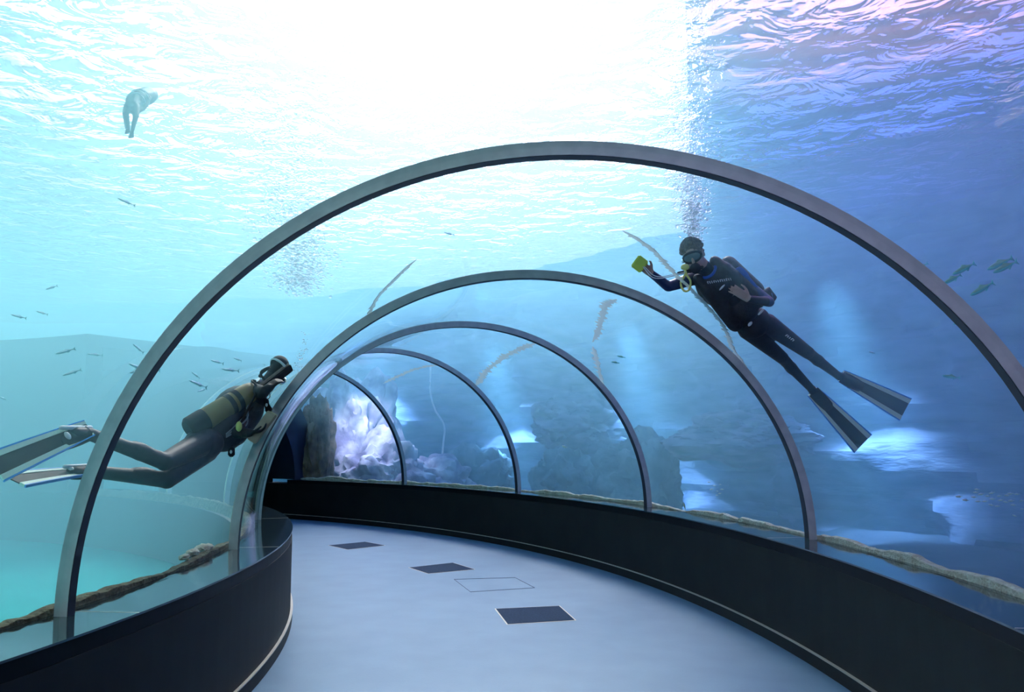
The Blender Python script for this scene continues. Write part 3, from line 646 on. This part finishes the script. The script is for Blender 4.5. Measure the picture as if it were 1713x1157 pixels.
for key, top, lab in (('gau1', g['wrR'], 'small black torch hanging beneath the left diver\'s upper hand'), ('gau2', g['waist']+V(0.1,0.05,-0.05), 'small pale-faced gauge dangling on a cord below the left diver')):
    p = Vector(LD[key]); e = empty('torch' if key == 'gau1' else 'pressure_gauge', p, lab, 'torch' if key == 'gau1' else 'gauge')
    bm = bmesh.new()
    if key == 'gau1': add_tube(bm, [p+V(-0.01,0,0.045), p+V(-0.01,0,0.03), p, p+V(0.01,0.01,-0.035), p+V(0.012,0.01,-0.05)], [0.012,0.02,0.018,0.026,0.022], 12)
    else: add_tube(bm, [p+V(0,0,0.03), p+V(0.0,0,0.02), p-V(0,0,0.02), p-V(0,0,0.035)], [0.008,0.022,0.024,0.010], 12)
    loc_obj('casing', bm, M_blk, e)
    bm = bmesh.new(); add_ball(bm, p+V(0.012,-0.02,0), (0.010,0.006,0.013), 2); loc_obj('lens' if key == 'gau1' else 'dial', bm, M_white, e)
    bm = bmesh.new(); add_tube(bm, curve_pts([p+V(0,0,0.04), (p+top)/2+V(0.01,0.01,0), top]), 0.003, 6); loc_obj('cord', bm, M_blk, e)

# ------------------------------------------------------------------ third diver high on the left
SD = dict(head=(7.355, 5.77, 4.846), neck=(7.399, 5.685, 4.793), chest=(7.466, 5.56, 4.709), waist=(7.525, 5.433, 4.61), pelv=(7.58, 5.357, 4.527), knR=(7.621, 5.277, 4.429), anR=(7.658, 5.248, 4.342), toR=(7.68, 5.229, 4.309), knL=(7.684, 5.305, 4.402), anL=(7.727, 5.234, 4.24), tipL=(7.754, 5.2, 4.165))
RTV = V(0.929,0.369,0)
sd = empty('diver', Vector(SD['pelv']), 'small distant dark diver floating high at the upper left with legs hanging down', 'person')
g = {k: Vector(v) for k, v in SD.items()}
bm = bmesh.new()
add_cap(bm, g['head']+RTV*0.01, 0.066, g['neck']+RTV*0.01, 0.08); add_cap(bm, g['neck']+RTV*0.01, 0.082, g['chest'], 0.085); add_cap(bm, g['chest'], 0.082, g['waist'], 0.075); add_cap(bm, g['waist'], 0.075, g['pelv'], 0.062)
add_cap(bm, g['pelv']-RTV*0.035, 0.040, g['knR']-RTV*0.02, 0.028); add_cap(bm, g['knR']-RTV*0.02, 0.028, g['anR']-V(0,0,0.06), 0.022)
add_cap(bm, g['pelv']+RTV*0.03, 0.040, g['knL'], 0.026); add_cap(bm, g['knL'], 0.024, g['anL'], 0.016)
add_cap(bm, g['chest']+RTV*0.07, 0.024, g['waist']+RTV*0.085-V(0,0,0.06), 0.018); add_cap(bm, g['waist']+RTV*0.085-V(0,0,0.06), 0.018, g['pelv']+RTV*0.055-V(0,0,0.05), 0.012)
fuse('body', bm, 0.006, [M_suitL], sd)
for k, (c, r) in enumerate(((g['chest']*0.75+g['waist']*0.25, 0.088), (g['chest']*0.2+g['waist']*0.8, 0.082))):
    d_ = (g['chest']-g['waist']).normalized(); F = frame(d_)
    bm = bmesh.new(); add_tube(bm, [c + F @ V(r*math.cos(a), r*math.sin(a), 0) for a in [2*PI*i/24 for i in range(25)]], 0.005, 6); loc_obj('band', bm, M_white, sd, label='pale band round the body')
for an, tp in (('anR', 'toR'), ('anL', 'tipL')):
    d_ = (g[tp]-g[an]).normalized(); g[an] = g[an]-(V(0,0,0.06) if an == 'anR' else V(0,0,0)); bm = bmesh.new(); add_tube(bm, [g[an], g[an]+d_*0.03, g[an]+d_*0.085, g[an]+d_*0.09], [0.014,0.018,0.026,0.02], 10, flat=0.25, side=V(0.4,-0.9,0)); loc_obj('fin', bm, M_blk, sd)

# ------------------------------------------------------------------ floor hatches
for i, (q, lab) in enumerate((([(10.27,7.33),(10.78,7.67),(11.11,7.12),(10.62,6.76)], 'dark blue square set in the floor, nearest of the three'), ([(8.28,9.3),(8.61,9.86),(9.1,9.45),(8.72,8.96)], 'dark blue square set in the floor, middle of the three'), ([(6.07,10.83),(6.35,11.41),(6.87,11.12),(6.61,10.51)], 'mid-blue square set in the floor, farthest of the three'))):
    cx, cyy = sum(p[0] for p in q)/4, sum(p[1] for p in q)/4
    e = empty('floor_hatch', (cx, cyy, 0), lab, 'floor hatch', 'square dark hatches in the walkway floor')
    for nm, k, z0, z1, m in (('frame', 1.03, 0.0003, 0.0015, M_strip), ('carpet', 0.99, 0.0004, 0.003, M_hatch)):
        bm = bmesh.new(); lo = [bm.verts.new(((x-cx)*k, (y-cyy)*k, z0)) for x, y in q]; hi = [bm.verts.new(((x-cx)*k, (y-cyy)*k, z1)) for x, y in q]
        bm.faces.new(lo[::-1]); bm.faces.new(hi)
        for a in range(4): bm.faces.new((lo[a], lo[(a+1)%4], hi[(a+1)%4], hi[a]))
        obj(nm, bm, m, e)
e = empty('floor_cover', (9.72, 8.57, 0), 'pale cover flush with the floor, only its outline showing', 'floor cover')
bm = bmesh.new(); q = [(9.19,8.69),(9.79,9.05),(10.23,8.5),(9.69,8.04)]; add_tube(bm, [V(x-9.72, y-8.57, 0.0015) for x, y in q+[q[0]]], 0.003, 4, caps=False); obj('outline', bm, mat('floor_seam', (0.12,0.16,0.24), 0.6), e)
# joints of the metal ledges
for s, w_ in ((1, D.objects['wall_right']), (-1, D.objects['wall_left'])):
    lt = [c for c in w_.children if c.name.startswith('ledge_top')][0]
    for th in TH:
        bm = bmesh.new(); sweep(bm, rect(*sorted((RC+s*(WN-0.012), RC+s*(GA+0.03))), HB+0.0002, HB+0.0008), th+0.0085, th+0.0089, 1); obj('seam', bm, M_strip, lt)

# ------------------------------------------------------------------ fish
def fish_mesh(name, mats, deep=0.17, thin=0.5):
    bm = bmesh.new(); seg = 12
    prof = [(0.0,0.01),(0.05,0.045),(0.15,0.085),(0.3,0.11),(0.45,0.115),(0.6,0.095),(0.75,0.06),(0.86,0.032),(0.90,0.028)]
    add_tube(bm, [V(0.5-u, 0, 0) for u, _ in prof], [r*deep/0.23 for _, r in prof], seg, side=V(0,0,1), flat=1.0)
    for v in bm.verts: v.co.y *= thin
    n0 = len(bm.faces)
    def plate(pts, t=0.006):
        a = [bm.verts.new((x, t, z)) for x, z in pts]; b = [bm.verts.new((x, -t, z)) for x, z in pts]
        bm.faces.new(a); bm.faces.new(b[::-1]); k = len(pts)
        for i in range(k): bm.faces.new((a[i], b[i], b[(i+1)%k], a[(i+1)%k]))
    plate([(-0.39,0.015),(-0.52,0.10),(-0.48,0.0),(-0.52,-0.10),(-0.39,-0.015)])
    plate([(0.12,deep*0.4),(0.0,deep*0.85),(-0.22,deep*0.3)]); plate([(-0.05,-deep*0.4),(-0.12,-deep*0.8),(-0.25,-deep*0.25)])
    bmesh.ops.recalc_face_normals(bm, faces=bm.faces); me = D.meshes.new(name); bm.to_mesh(me); bm.free()
    for m in mats: me.materials.append(m)
    for p in me.polygons:
        p.use_smooth = True
        if len(mats) > 1: p.material_index = 1 if p.center.z > 0.012 else 0
    return me
M_fA = mat('turquoise_fish_flank', (0.12,0.80,0.72), 0.35, 0.2); M_fB = mat('green_fish_back', (0.18,0.55,0.30), 0.4)
M_fC = mat('lime_fish', (0.75,1.0,0.70), 0.4, 0.0); M_fD = mat('teal_grey_fish', (0.10,0.36,0.38), 0.4, 0.2); M_fE = mat('silver_fish', (0.65,0.85,0.85), 0.3, 0.4)
FM = {'a': fish_mesh('slender_fish', [M_fA, M_fB], 0.15), 'b': fish_mesh('shoal_fish', [M_fC, M_fE], 0.28), 'c': fish_mesh('thin_fish', [M_fD, M_fE], 0.12)}
def fish(kind, a, b, label, group=None, thick=1.0):
    a, b = Vector(a), Vector(b); d_ = a-b; o = D.objects.new('fish', FM[kind]); C.objects.link(o)
    F = frame(d_); x = d_.normalized(); y = V(0,0,1).cross(x).normalized(); z = x.cross(y)
    ln = d_.length; o.matrix_world = Matrix.Translation((a+b)/2) @ Matrix((x, y, z)).transposed().to_4x4() @ Matrix.Diagonal((ln, ln*thick, ln*thick, 1))
    return tag(o, label, 'fish', group)
FISH_TURQ = [((14.035, 5.775, 2.582), (14.175, 5.854, 2.659)), ((13.976, 5.759, 2.522), (14.091, 5.829, 2.588)), ((14.256, 5.965, 2.631), (14.418, 6.051, 2.713)), ((14.255, 5.755, 2.572), (14.404, 5.837, 2.648)), ((14.133, 5.83, 2.451), (14.279, 5.909, 2.538)), ((13.841, 5.906, 2.649), (13.919, 5.963, 2.702)), ((14.076, 6.256, 2.324), (14.142, 6.311, 2.356))]
for (a, b), lab in zip(FISH_TURQ, ('slender turquoise fish, upper left of the five at the right edge', 'slender turquoise fish just above the purple-lit arch, lower left of the five', 'thin turquoise fish, topmost of the close pair at the right edge', 'plump turquoise fish, lower of the close pair at the right edge', 'slender turquoise fish, lowest of the five at the right edge', 'short pale turquoise fish touching the upper side of the arch', 'short pale fish just inside the arch at the right')):
    fish('a', a, b, lab, 'turquoise fish at the upper right', 1.25)
FISH_SHOAL = [((14.061, 6.393, 1.171), 0), ((14.106, 6.447, 1.145), 5), ((14.177, 6.501, 1.195), 0), ((14.189, 6.536, 1.214), 0), ((14.219, 6.585, 1.179), -10), ((14.177, 6.603, 1.157), 5), ((14.207, 6.651, 1.125), 0), ((14.258, 6.705, 1.123), -3), ((14.308, 6.75, 1.179), -12), ((14.315, 6.791, 1.135), 0), ((14.31, 6.827, 1.091), 12), ((14.37, 6.875, 1.152), -5), ((14.386, 6.918, 1.12), -8), ((14.423, 6.967, 1.105), 10), ((14.442, 7.002, 1.15), 3), ((14.469, 7.043, 1.161), 0), ((14.476, 7.085, 1.107), 0), ((14.496, 7.13, 1.074), 0), ((14.53, 7.166, 1.151), 0), ((14.567, 7.22, 1.1), -8), ((14.574, 7.263, 1.036), -5), ((14.524, 7.282, 0.984), 20), ((14.347, 7.226, 1.13), 0), ((14.416, 7.296, 1.051), 0)]
rr = random.Random(2)
for p, a in FISH_SHOAL:
    # push the shoal clear of the glass, along its own row
    p = Vector(p) + V(0.37, 1.0, 0)*0.0; h = Vector((0.93*math.cos(R(a)), 0.37*math.cos(R(a)), -math.sin(R(a))))*rr.uniform(0.018, 0.024)
    p += Vector((p.x, p.y, 0)).normalized()*max(0, RC+GA+0.12-math.hypot(p.x, p.y)); 
    fish('b', p-h, p+h, 'tiny lime-green fish in the shoal at the lower right edge', 'lime-green shoal at the lower right')
for p in [(12.099, 8.434, 1.144), (12.147, 8.457, 1.109), (12.172, 8.474, 1.055), (12.202, 8.478, 1.12), (12.216, 8.489, 1.073), (12.164, 8.476, 1.014), (12.117, 8.45, 1.073), (12.193, 8.485, 1.032)]:
    p = Vector(p); h = V(0.9,0.37,rr.uniform(-.4,.4))*rr.uniform(0.012,0.02); fish('b', p-h, p+h, 'speck-sized green fish in the loose cluster left of the second arch foot', 'small fish beyond the third bay')
FISH_LEFT = [((8.542, 4.373, 3.31), (8.582, 4.501, 3.282)), ((6.86, 4.874, 2.627), (6.89, 4.996, 2.611)), ((7.807, 5.28, 2.378), (7.81, 5.397, 2.313)), ((8.165, 4.907, 2.165), (8.237, 5.051, 2.108)), ((8.265, 4.949, 2.146), (8.318, 5.082, 2.117)), ((8.166, 4.917, 2.09), (8.194, 5.03, 2.136)), ((8.043, 5.369, 2.412), (8.08, 5.495, 2.394)), ((7.632, 4.686, 2.241), (7.697, 4.813, 2.294)), ((7.446, 5.147, 2.294), (7.485, 5.271, 2.294)), ((7.677, 4.725, 2.073), (7.734, 4.849, 2.128)), ((8.411, 5.537, 2.24), (8.444, 5.66, 2.219)), ((8.492, 5.578, 2.165), (8.565, 5.716, 2.158)), ((7.893, 5.879, 2.183), (7.889, 5.992, 2.136)), ((8.6, 5.096, 2.033), (8.657, 5.233, 1.983)), ((8.296, 5.524, 1.975), (8.301, 5.63, 2.006)), ((6.744, 4.913, 1.935), (6.696, 5.005, 1.919)), ((9.855, 7.028, 3.56), (9.908, 7.158, 3.555)), ((6.16, 5.656, 2.814), (6.177, 5.773, 2.795)), ((6.255, 5.668, 3.021), (6.277, 5.778, 3.074)), ((8.251, 6.006, 2.31), (8.253, 6.117, 2.293))]
for i, (a, b) in enumerate(FISH_LEFT):
    if i == 0: fish('c', a, b, 'silver-backed thin fish alone high on the left above the others')
    elif i == 16: fish('c', a, b, 'tiny grey fish alone in the bright water under the first arch crown')
    else: fish('c', a, b, 'thin teal-grey fish in the loose shoal left of and above the left diver', 'thin teal fish on the left', 1.2)
FISH_LONE = [((13.585, 7.581, 2.294), (13.638, 7.658, 2.283)), ((14.096, 7.273, 2.052), (14.233, 7.383, 2.037)), ((12.2, 6.424, 1.085), (12.205, 6.487, 1.027)), ((11.357, 7.772, 2.367), (11.42, 7.852, 2.355)), ((11.25, 7.951, 2.329), (11.314, 8.031, 2.322)), ((10.351, 9.105, 1.5), (10.386, 9.175, 1.479))]
for (a, b), k, lab in zip(FISH_LONE, 'cabaab', ('dark sliver of a fish above the right diver\'s fins', 'pale thin fish right of the right diver\'s fins', 'pale green fish hanging head-down near the ledge between second and third arch', 'pale fish under the second arch, right one of two', 'pale fish under the second arch, left one of two', 'pale speck of a fish in the third bay, below the bright rock')):
    fish(k, a, b, lab)

# ------------------------------------------------------------------ bubbles
def bubble_mat():
    m = D.materials.new('air_bubble'); m.use_nodes = True; nt = m.node_tree; nt.nodes.clear()
    t = N(nt, 'ShaderNodeBsdfTransparent'); d_ = N(nt, 'ShaderNodeBsdfDiffuse'); d_.inputs[0].default_value = (0.95,0.98,1,1); tr = N(nt, 'ShaderNodeBsdfTranslucent'); tr.inputs[0].default_value = (0.95,0.98,1,1); g_ = N(nt, 'ShaderNodeBsdfGlossy'); g_.inputs['Roughness'].default_value = 0.1
    m1 = N(nt, 'ShaderNodeMixShader'); m1.inputs[0].default_value = 0.25; rf_ = N(nt, 'ShaderNodeBsdfRefraction'); rf_.inputs['Roughness'].default_value = 0.25; rf_.inputs['IOR'].default_value = 1.15; L(nt, rf_.outputs[0], m1.inputs[1]); L(nt, tr.outputs[0], m1.inputs[2])
    m2 = N(nt, 'ShaderNodeMixShader'); m2.inputs[0].default_value = 0.08; L(nt, m1.outputs[0], m2.inputs[1]); L(nt, g_.outputs[0], m2.inputs[2])
    m3 = N(nt, 'ShaderNodeMixShader'); m3.inputs[0].default_value = 0.5; L(nt, t.outputs[0], m3.inputs[1]); L(nt, m2.outputs[0], m3.inputs[2])
    o = N(nt, 'ShaderNodeOutputMaterial'); L(nt, m3.outputs[0], o.inputs['Surface']); return m
M_bub = bubble_mat()
def plume(name, path, n, r0, r1, s0, s1, label, seed):
    rr = random.Random(seed); vs, fs = [], []
    P = curve_pts(path, 10)
    base = bmesh.new(); bmesh.ops.create_icosphere(base, subdivisions=1, radius=1); bv = [v.co.copy() for v in base.verts]; bf = [[v.index for v in f.verts] for f in base.faces]; base.free()
    for i in range(n):
        u = rr.random(); k = u*(len(P)-1); a = P[int(k)].lerp(P[min(int(k)+1, len(P)-1)], k-int(k)); sp = r0+(r1-r0)*u
        c = a + V(rr.gauss(0,1)*sp, rr.gauss(0,1)*sp, rr.gauss(0,0.04)); c.z = min(c.z, SURF-0.05)
        s = rr.uniform(s0, s1)*(1 if rr.random() < 0.9 else 1.8); b = len(vs)
        for v in bv: vs.append((c.x+v.x*s, c.y+v.y*s, c.z+v.z*s*0.8))
        for f in bf: fs.append([j+b for j in f])
    me = D.meshes.new(name); me.from_pydata(vs, [], fs)
    return tag(link_mesh(name, me, M_bub, smooth=True), label, kind='stuff')
plume('bubbles', [(12.41,5.92,3.0), (12.40,6.0,3.35), (12.37,5.97,3.75), (12.34,5.95,4.3), (12.30,5.95,5.0)], 3600, 0.035, 0.17, 0.004, 0.010, 'dense plume of air bubbles rising above the right diver\'s head', 1)
plume('bubbles', [(8.60,6.5,3.0), (8.58,6.5,3.5), (8.52,6.42,4.1), (8.45,6.35,4.95)], 3600, 0.12, 0.30, 0.006, 0.015, 'broad white bubble plume rising in the bright water on the left', 2)
plume('bubbles', [(9.60,5.10,2.12), (9.63,5.13,2.20), (9.66,5.15,2.32)], 60, 0.008, 0.02, 0.003, 0.007, 'few small bubbles leaving the left diver\'s mouthpiece', 3)

# ------------------------------------------------------------------ pale ragged strips on the outer glass, modelled to stand for reflections
M_streak = D.materials.new('painted_reflection'); M_streak.use_nodes = True; nt = M_streak.node_tree; nt.nodes.clear()
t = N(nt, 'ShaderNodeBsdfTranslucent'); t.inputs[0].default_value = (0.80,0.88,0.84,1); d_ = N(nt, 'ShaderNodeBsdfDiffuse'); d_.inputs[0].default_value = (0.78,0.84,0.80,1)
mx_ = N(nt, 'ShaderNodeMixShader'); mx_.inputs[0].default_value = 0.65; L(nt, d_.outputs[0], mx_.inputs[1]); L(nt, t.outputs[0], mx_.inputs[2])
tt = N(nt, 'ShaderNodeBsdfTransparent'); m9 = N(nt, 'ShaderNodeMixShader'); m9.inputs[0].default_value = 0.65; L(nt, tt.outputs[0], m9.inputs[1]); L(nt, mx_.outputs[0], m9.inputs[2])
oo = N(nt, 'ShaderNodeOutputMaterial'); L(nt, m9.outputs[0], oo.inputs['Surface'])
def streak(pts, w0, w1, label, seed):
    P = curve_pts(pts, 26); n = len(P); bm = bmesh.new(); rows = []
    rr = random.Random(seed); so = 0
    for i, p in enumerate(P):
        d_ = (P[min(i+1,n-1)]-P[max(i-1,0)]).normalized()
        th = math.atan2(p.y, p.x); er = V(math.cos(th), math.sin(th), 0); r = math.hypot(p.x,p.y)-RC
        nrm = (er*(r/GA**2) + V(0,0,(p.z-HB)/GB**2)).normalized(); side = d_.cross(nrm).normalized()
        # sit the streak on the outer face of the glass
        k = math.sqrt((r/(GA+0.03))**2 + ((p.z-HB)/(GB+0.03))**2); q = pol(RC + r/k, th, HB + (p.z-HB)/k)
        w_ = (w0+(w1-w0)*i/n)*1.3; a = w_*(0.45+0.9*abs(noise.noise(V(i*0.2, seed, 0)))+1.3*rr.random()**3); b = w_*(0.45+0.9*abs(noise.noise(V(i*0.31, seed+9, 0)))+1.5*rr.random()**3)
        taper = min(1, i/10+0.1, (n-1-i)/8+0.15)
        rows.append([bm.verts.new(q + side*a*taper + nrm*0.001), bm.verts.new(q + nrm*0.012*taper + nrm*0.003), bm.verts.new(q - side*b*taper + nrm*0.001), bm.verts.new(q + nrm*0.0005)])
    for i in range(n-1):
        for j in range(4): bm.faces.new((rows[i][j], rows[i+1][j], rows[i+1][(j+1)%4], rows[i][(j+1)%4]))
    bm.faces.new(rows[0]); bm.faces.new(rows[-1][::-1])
    tag(obj('reflection_streak', bm, M_streak), label, 'reflection streak', 'modelled reflection streaks on the tunnel glass')
streak([(12.143, 4.877, 2.811), (12.251, 5.231, 2.752), (12.309, 5.631, 2.677), (12.401, 5.918, 2.579), (12.473, 6.131, 2.489), (12.543, 6.323, 2.385), (12.564, 6.618, 2.256), (12.628, 6.745, 2.137), (12.635, 6.946, 2.017)], 0.018, 0.020, 'long pale ragged modelled reflection running past the right diver down to the second arch', 1)
streak([(11.622, 6.73, 2.713), (11.421, 7.083, 2.712), (11.22, 7.661, 2.652), (10.941, 8.351, 2.565)], 0.026, 0.026, 'short pale ragged modelled reflection just under the second arch crown', 2)
streak([(10.9, 8.49, 2.537), (10.833, 8.856, 2.424), (10.777, 9.221, 2.272), (10.738, 9.483, 2.129)], 0.028, 0.022, 'pale ragged modelled reflection meeting the third arch from above', 3)
streak([(10.038, 9.084, 2.672), (9.551, 9.651, 2.657), (9.027, 10.317, 2.597), (8.561, 10.935, 2.494), (8.229, 11.403, 2.376)], 0.030, 0.030, 'pale ragged modelled reflection meeting the fourth arch from above', 4)
streak([(7.784, 11.082, 2.673), (7.231, 11.458, 2.668), (6.597, 11.983, 2.613), (6.001, 12.46, 2.531)], 0.018, 0.018, 'faint thin pale modelled reflection meeting the fifth arch', 5)
streak([(10.857, 4.653, 2.693), (10.549, 4.888, 2.608), (10.277, 5.125, 2.529), (9.75, 5.805, 2.438)], 0.010, 0.018, 'thin pale modelled reflection on the left shoulder of the second arch', 6)

# ------------------------------------------------------------------ rocks and cable in the tank
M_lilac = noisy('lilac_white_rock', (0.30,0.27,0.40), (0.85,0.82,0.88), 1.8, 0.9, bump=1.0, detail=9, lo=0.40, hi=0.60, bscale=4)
M_brock = noisy('brown_rock', (0.10,0.07,0.05), (0.30,0.22,0.13), 2.5, 0.9, bump=1.0, bscale=6)
M_grock = noisy('green_grey_rock', (0.06,0.13,0.18), (0.18,0.30,0.36), 2.2, 0.9, bump=1.0, detail=8, bscale=4)
def rock(th, r, z, rad, m, label, seed):
    c = pol(r, R(th), z); bm = bmesh.new(); add_ball(bm, (0,0,0), 1.0, 5)
    for v in bm.verts:
        d_ = noise.fractal(v.co*1.3+V(seed,0,0), 0.8, 2.1, 6)*0.38 + abs(noise.noise(v.co*2.6+V(0,seed,0)))*0.25
        v.co = Vector((v.co.x*rad[0], v.co.y*rad[1], v.co.z*rad[2]))*(1+d_)
    o = obj('rock', bm, m, smooth=True); o.location = c; o.rotation_euler.z = R(th)
    return tag(o, label, 'rock', 'rocks standing in the tank')
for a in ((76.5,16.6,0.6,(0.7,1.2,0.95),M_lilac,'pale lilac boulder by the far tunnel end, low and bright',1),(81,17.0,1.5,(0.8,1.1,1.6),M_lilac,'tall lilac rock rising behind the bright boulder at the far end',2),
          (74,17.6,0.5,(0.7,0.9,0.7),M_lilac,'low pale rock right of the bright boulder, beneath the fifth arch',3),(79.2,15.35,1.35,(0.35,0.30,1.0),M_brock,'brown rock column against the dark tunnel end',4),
          (64.5,18.7,1.9,(0.7,1.0,0.55),M_rock,'blue-white lit outcrop seen through the fourth bay',5),(63,17.9,0.7,(0.5,0.7,0.6),M_grock,'green-grey boulder below the lit outcrop',6),
          (56.5,17.9,0.8,(0.5,0.9,0.8),M_grock,'large dark green boulder left of the third arch foot',7),(50,18.2,1.6,(0.6,1.3,0.35),M_rock,'ledge of blue-grey rock behind the third bay',8),
          (72.5,18.4,0.7,(0.5,0.9,0.7),M_grock,'green-grey boulder behind the fourth arch foot',9),(31,19.2,0.3,(0.5,1.6,0.4),M_grock,'long low green-blue boulder at the right edge',11)):
    rock(*a)
for k_, (th, dr, s_k, lab) in enumerate(((0.462,0.13,0.055,'palest and largest cream stone standing for refracted sand beside the second arch foot'),(0.440,0.14,0.042,'cream stone standing for refracted sand in the middle of the short row'),(0.420,0.12,0.030,'smallest cream stone standing for refracted sand, farthest from the second arch'))):
    bm = bmesh.new(); add_ball(bm, (0,0,0), 1.0, 3)
    for v in bm.verts: v.co = Vector((v.co.x*s_k, v.co.y*s_k*2.0, v.co.z*s_k*0.6))*(1+0.3*noise.noise(v.co*2+V(k_*3,0,0)))
    o = obj('lump', bm, M_sandR, smooth=True); o.location = pol(RC-GA-dr, th, HB+0.045); o.rotation_euler.z = th; tag(o, lab, 'lump', 'lumps standing for refracted sand on the left gravel')  # added cream shapes imitating sand refracted in the glass edge
bm = bmesh.new(); add_tube(bm, curve_pts([(4.605, 16.966, 3.3), (4.605, 16.966, 2.686), (4.688, 17.05, 2.277), (4.863, 17.165, 1.908), (4.814, 17.209, 1.391), (4.706, 17.251, 0.3)]), 0.022, 8)
tag(obj('cable', bm, M_white, smooth=True), 'thin pale cable hanging in the blue water between fourth and fifth arch', 'cable')
lamp('violet_fill_spot', 'SPOT', pol(RC+1.2, T0+0.06, 2.3), pol(RC+1.7, TH[0], 2.2), 350, (0.55,0.25,1.0), spot_size=R(34), spot_blend=1.0, shadow_soft_size=0.1)  # added unseen spot tinting the near arch violet on the right
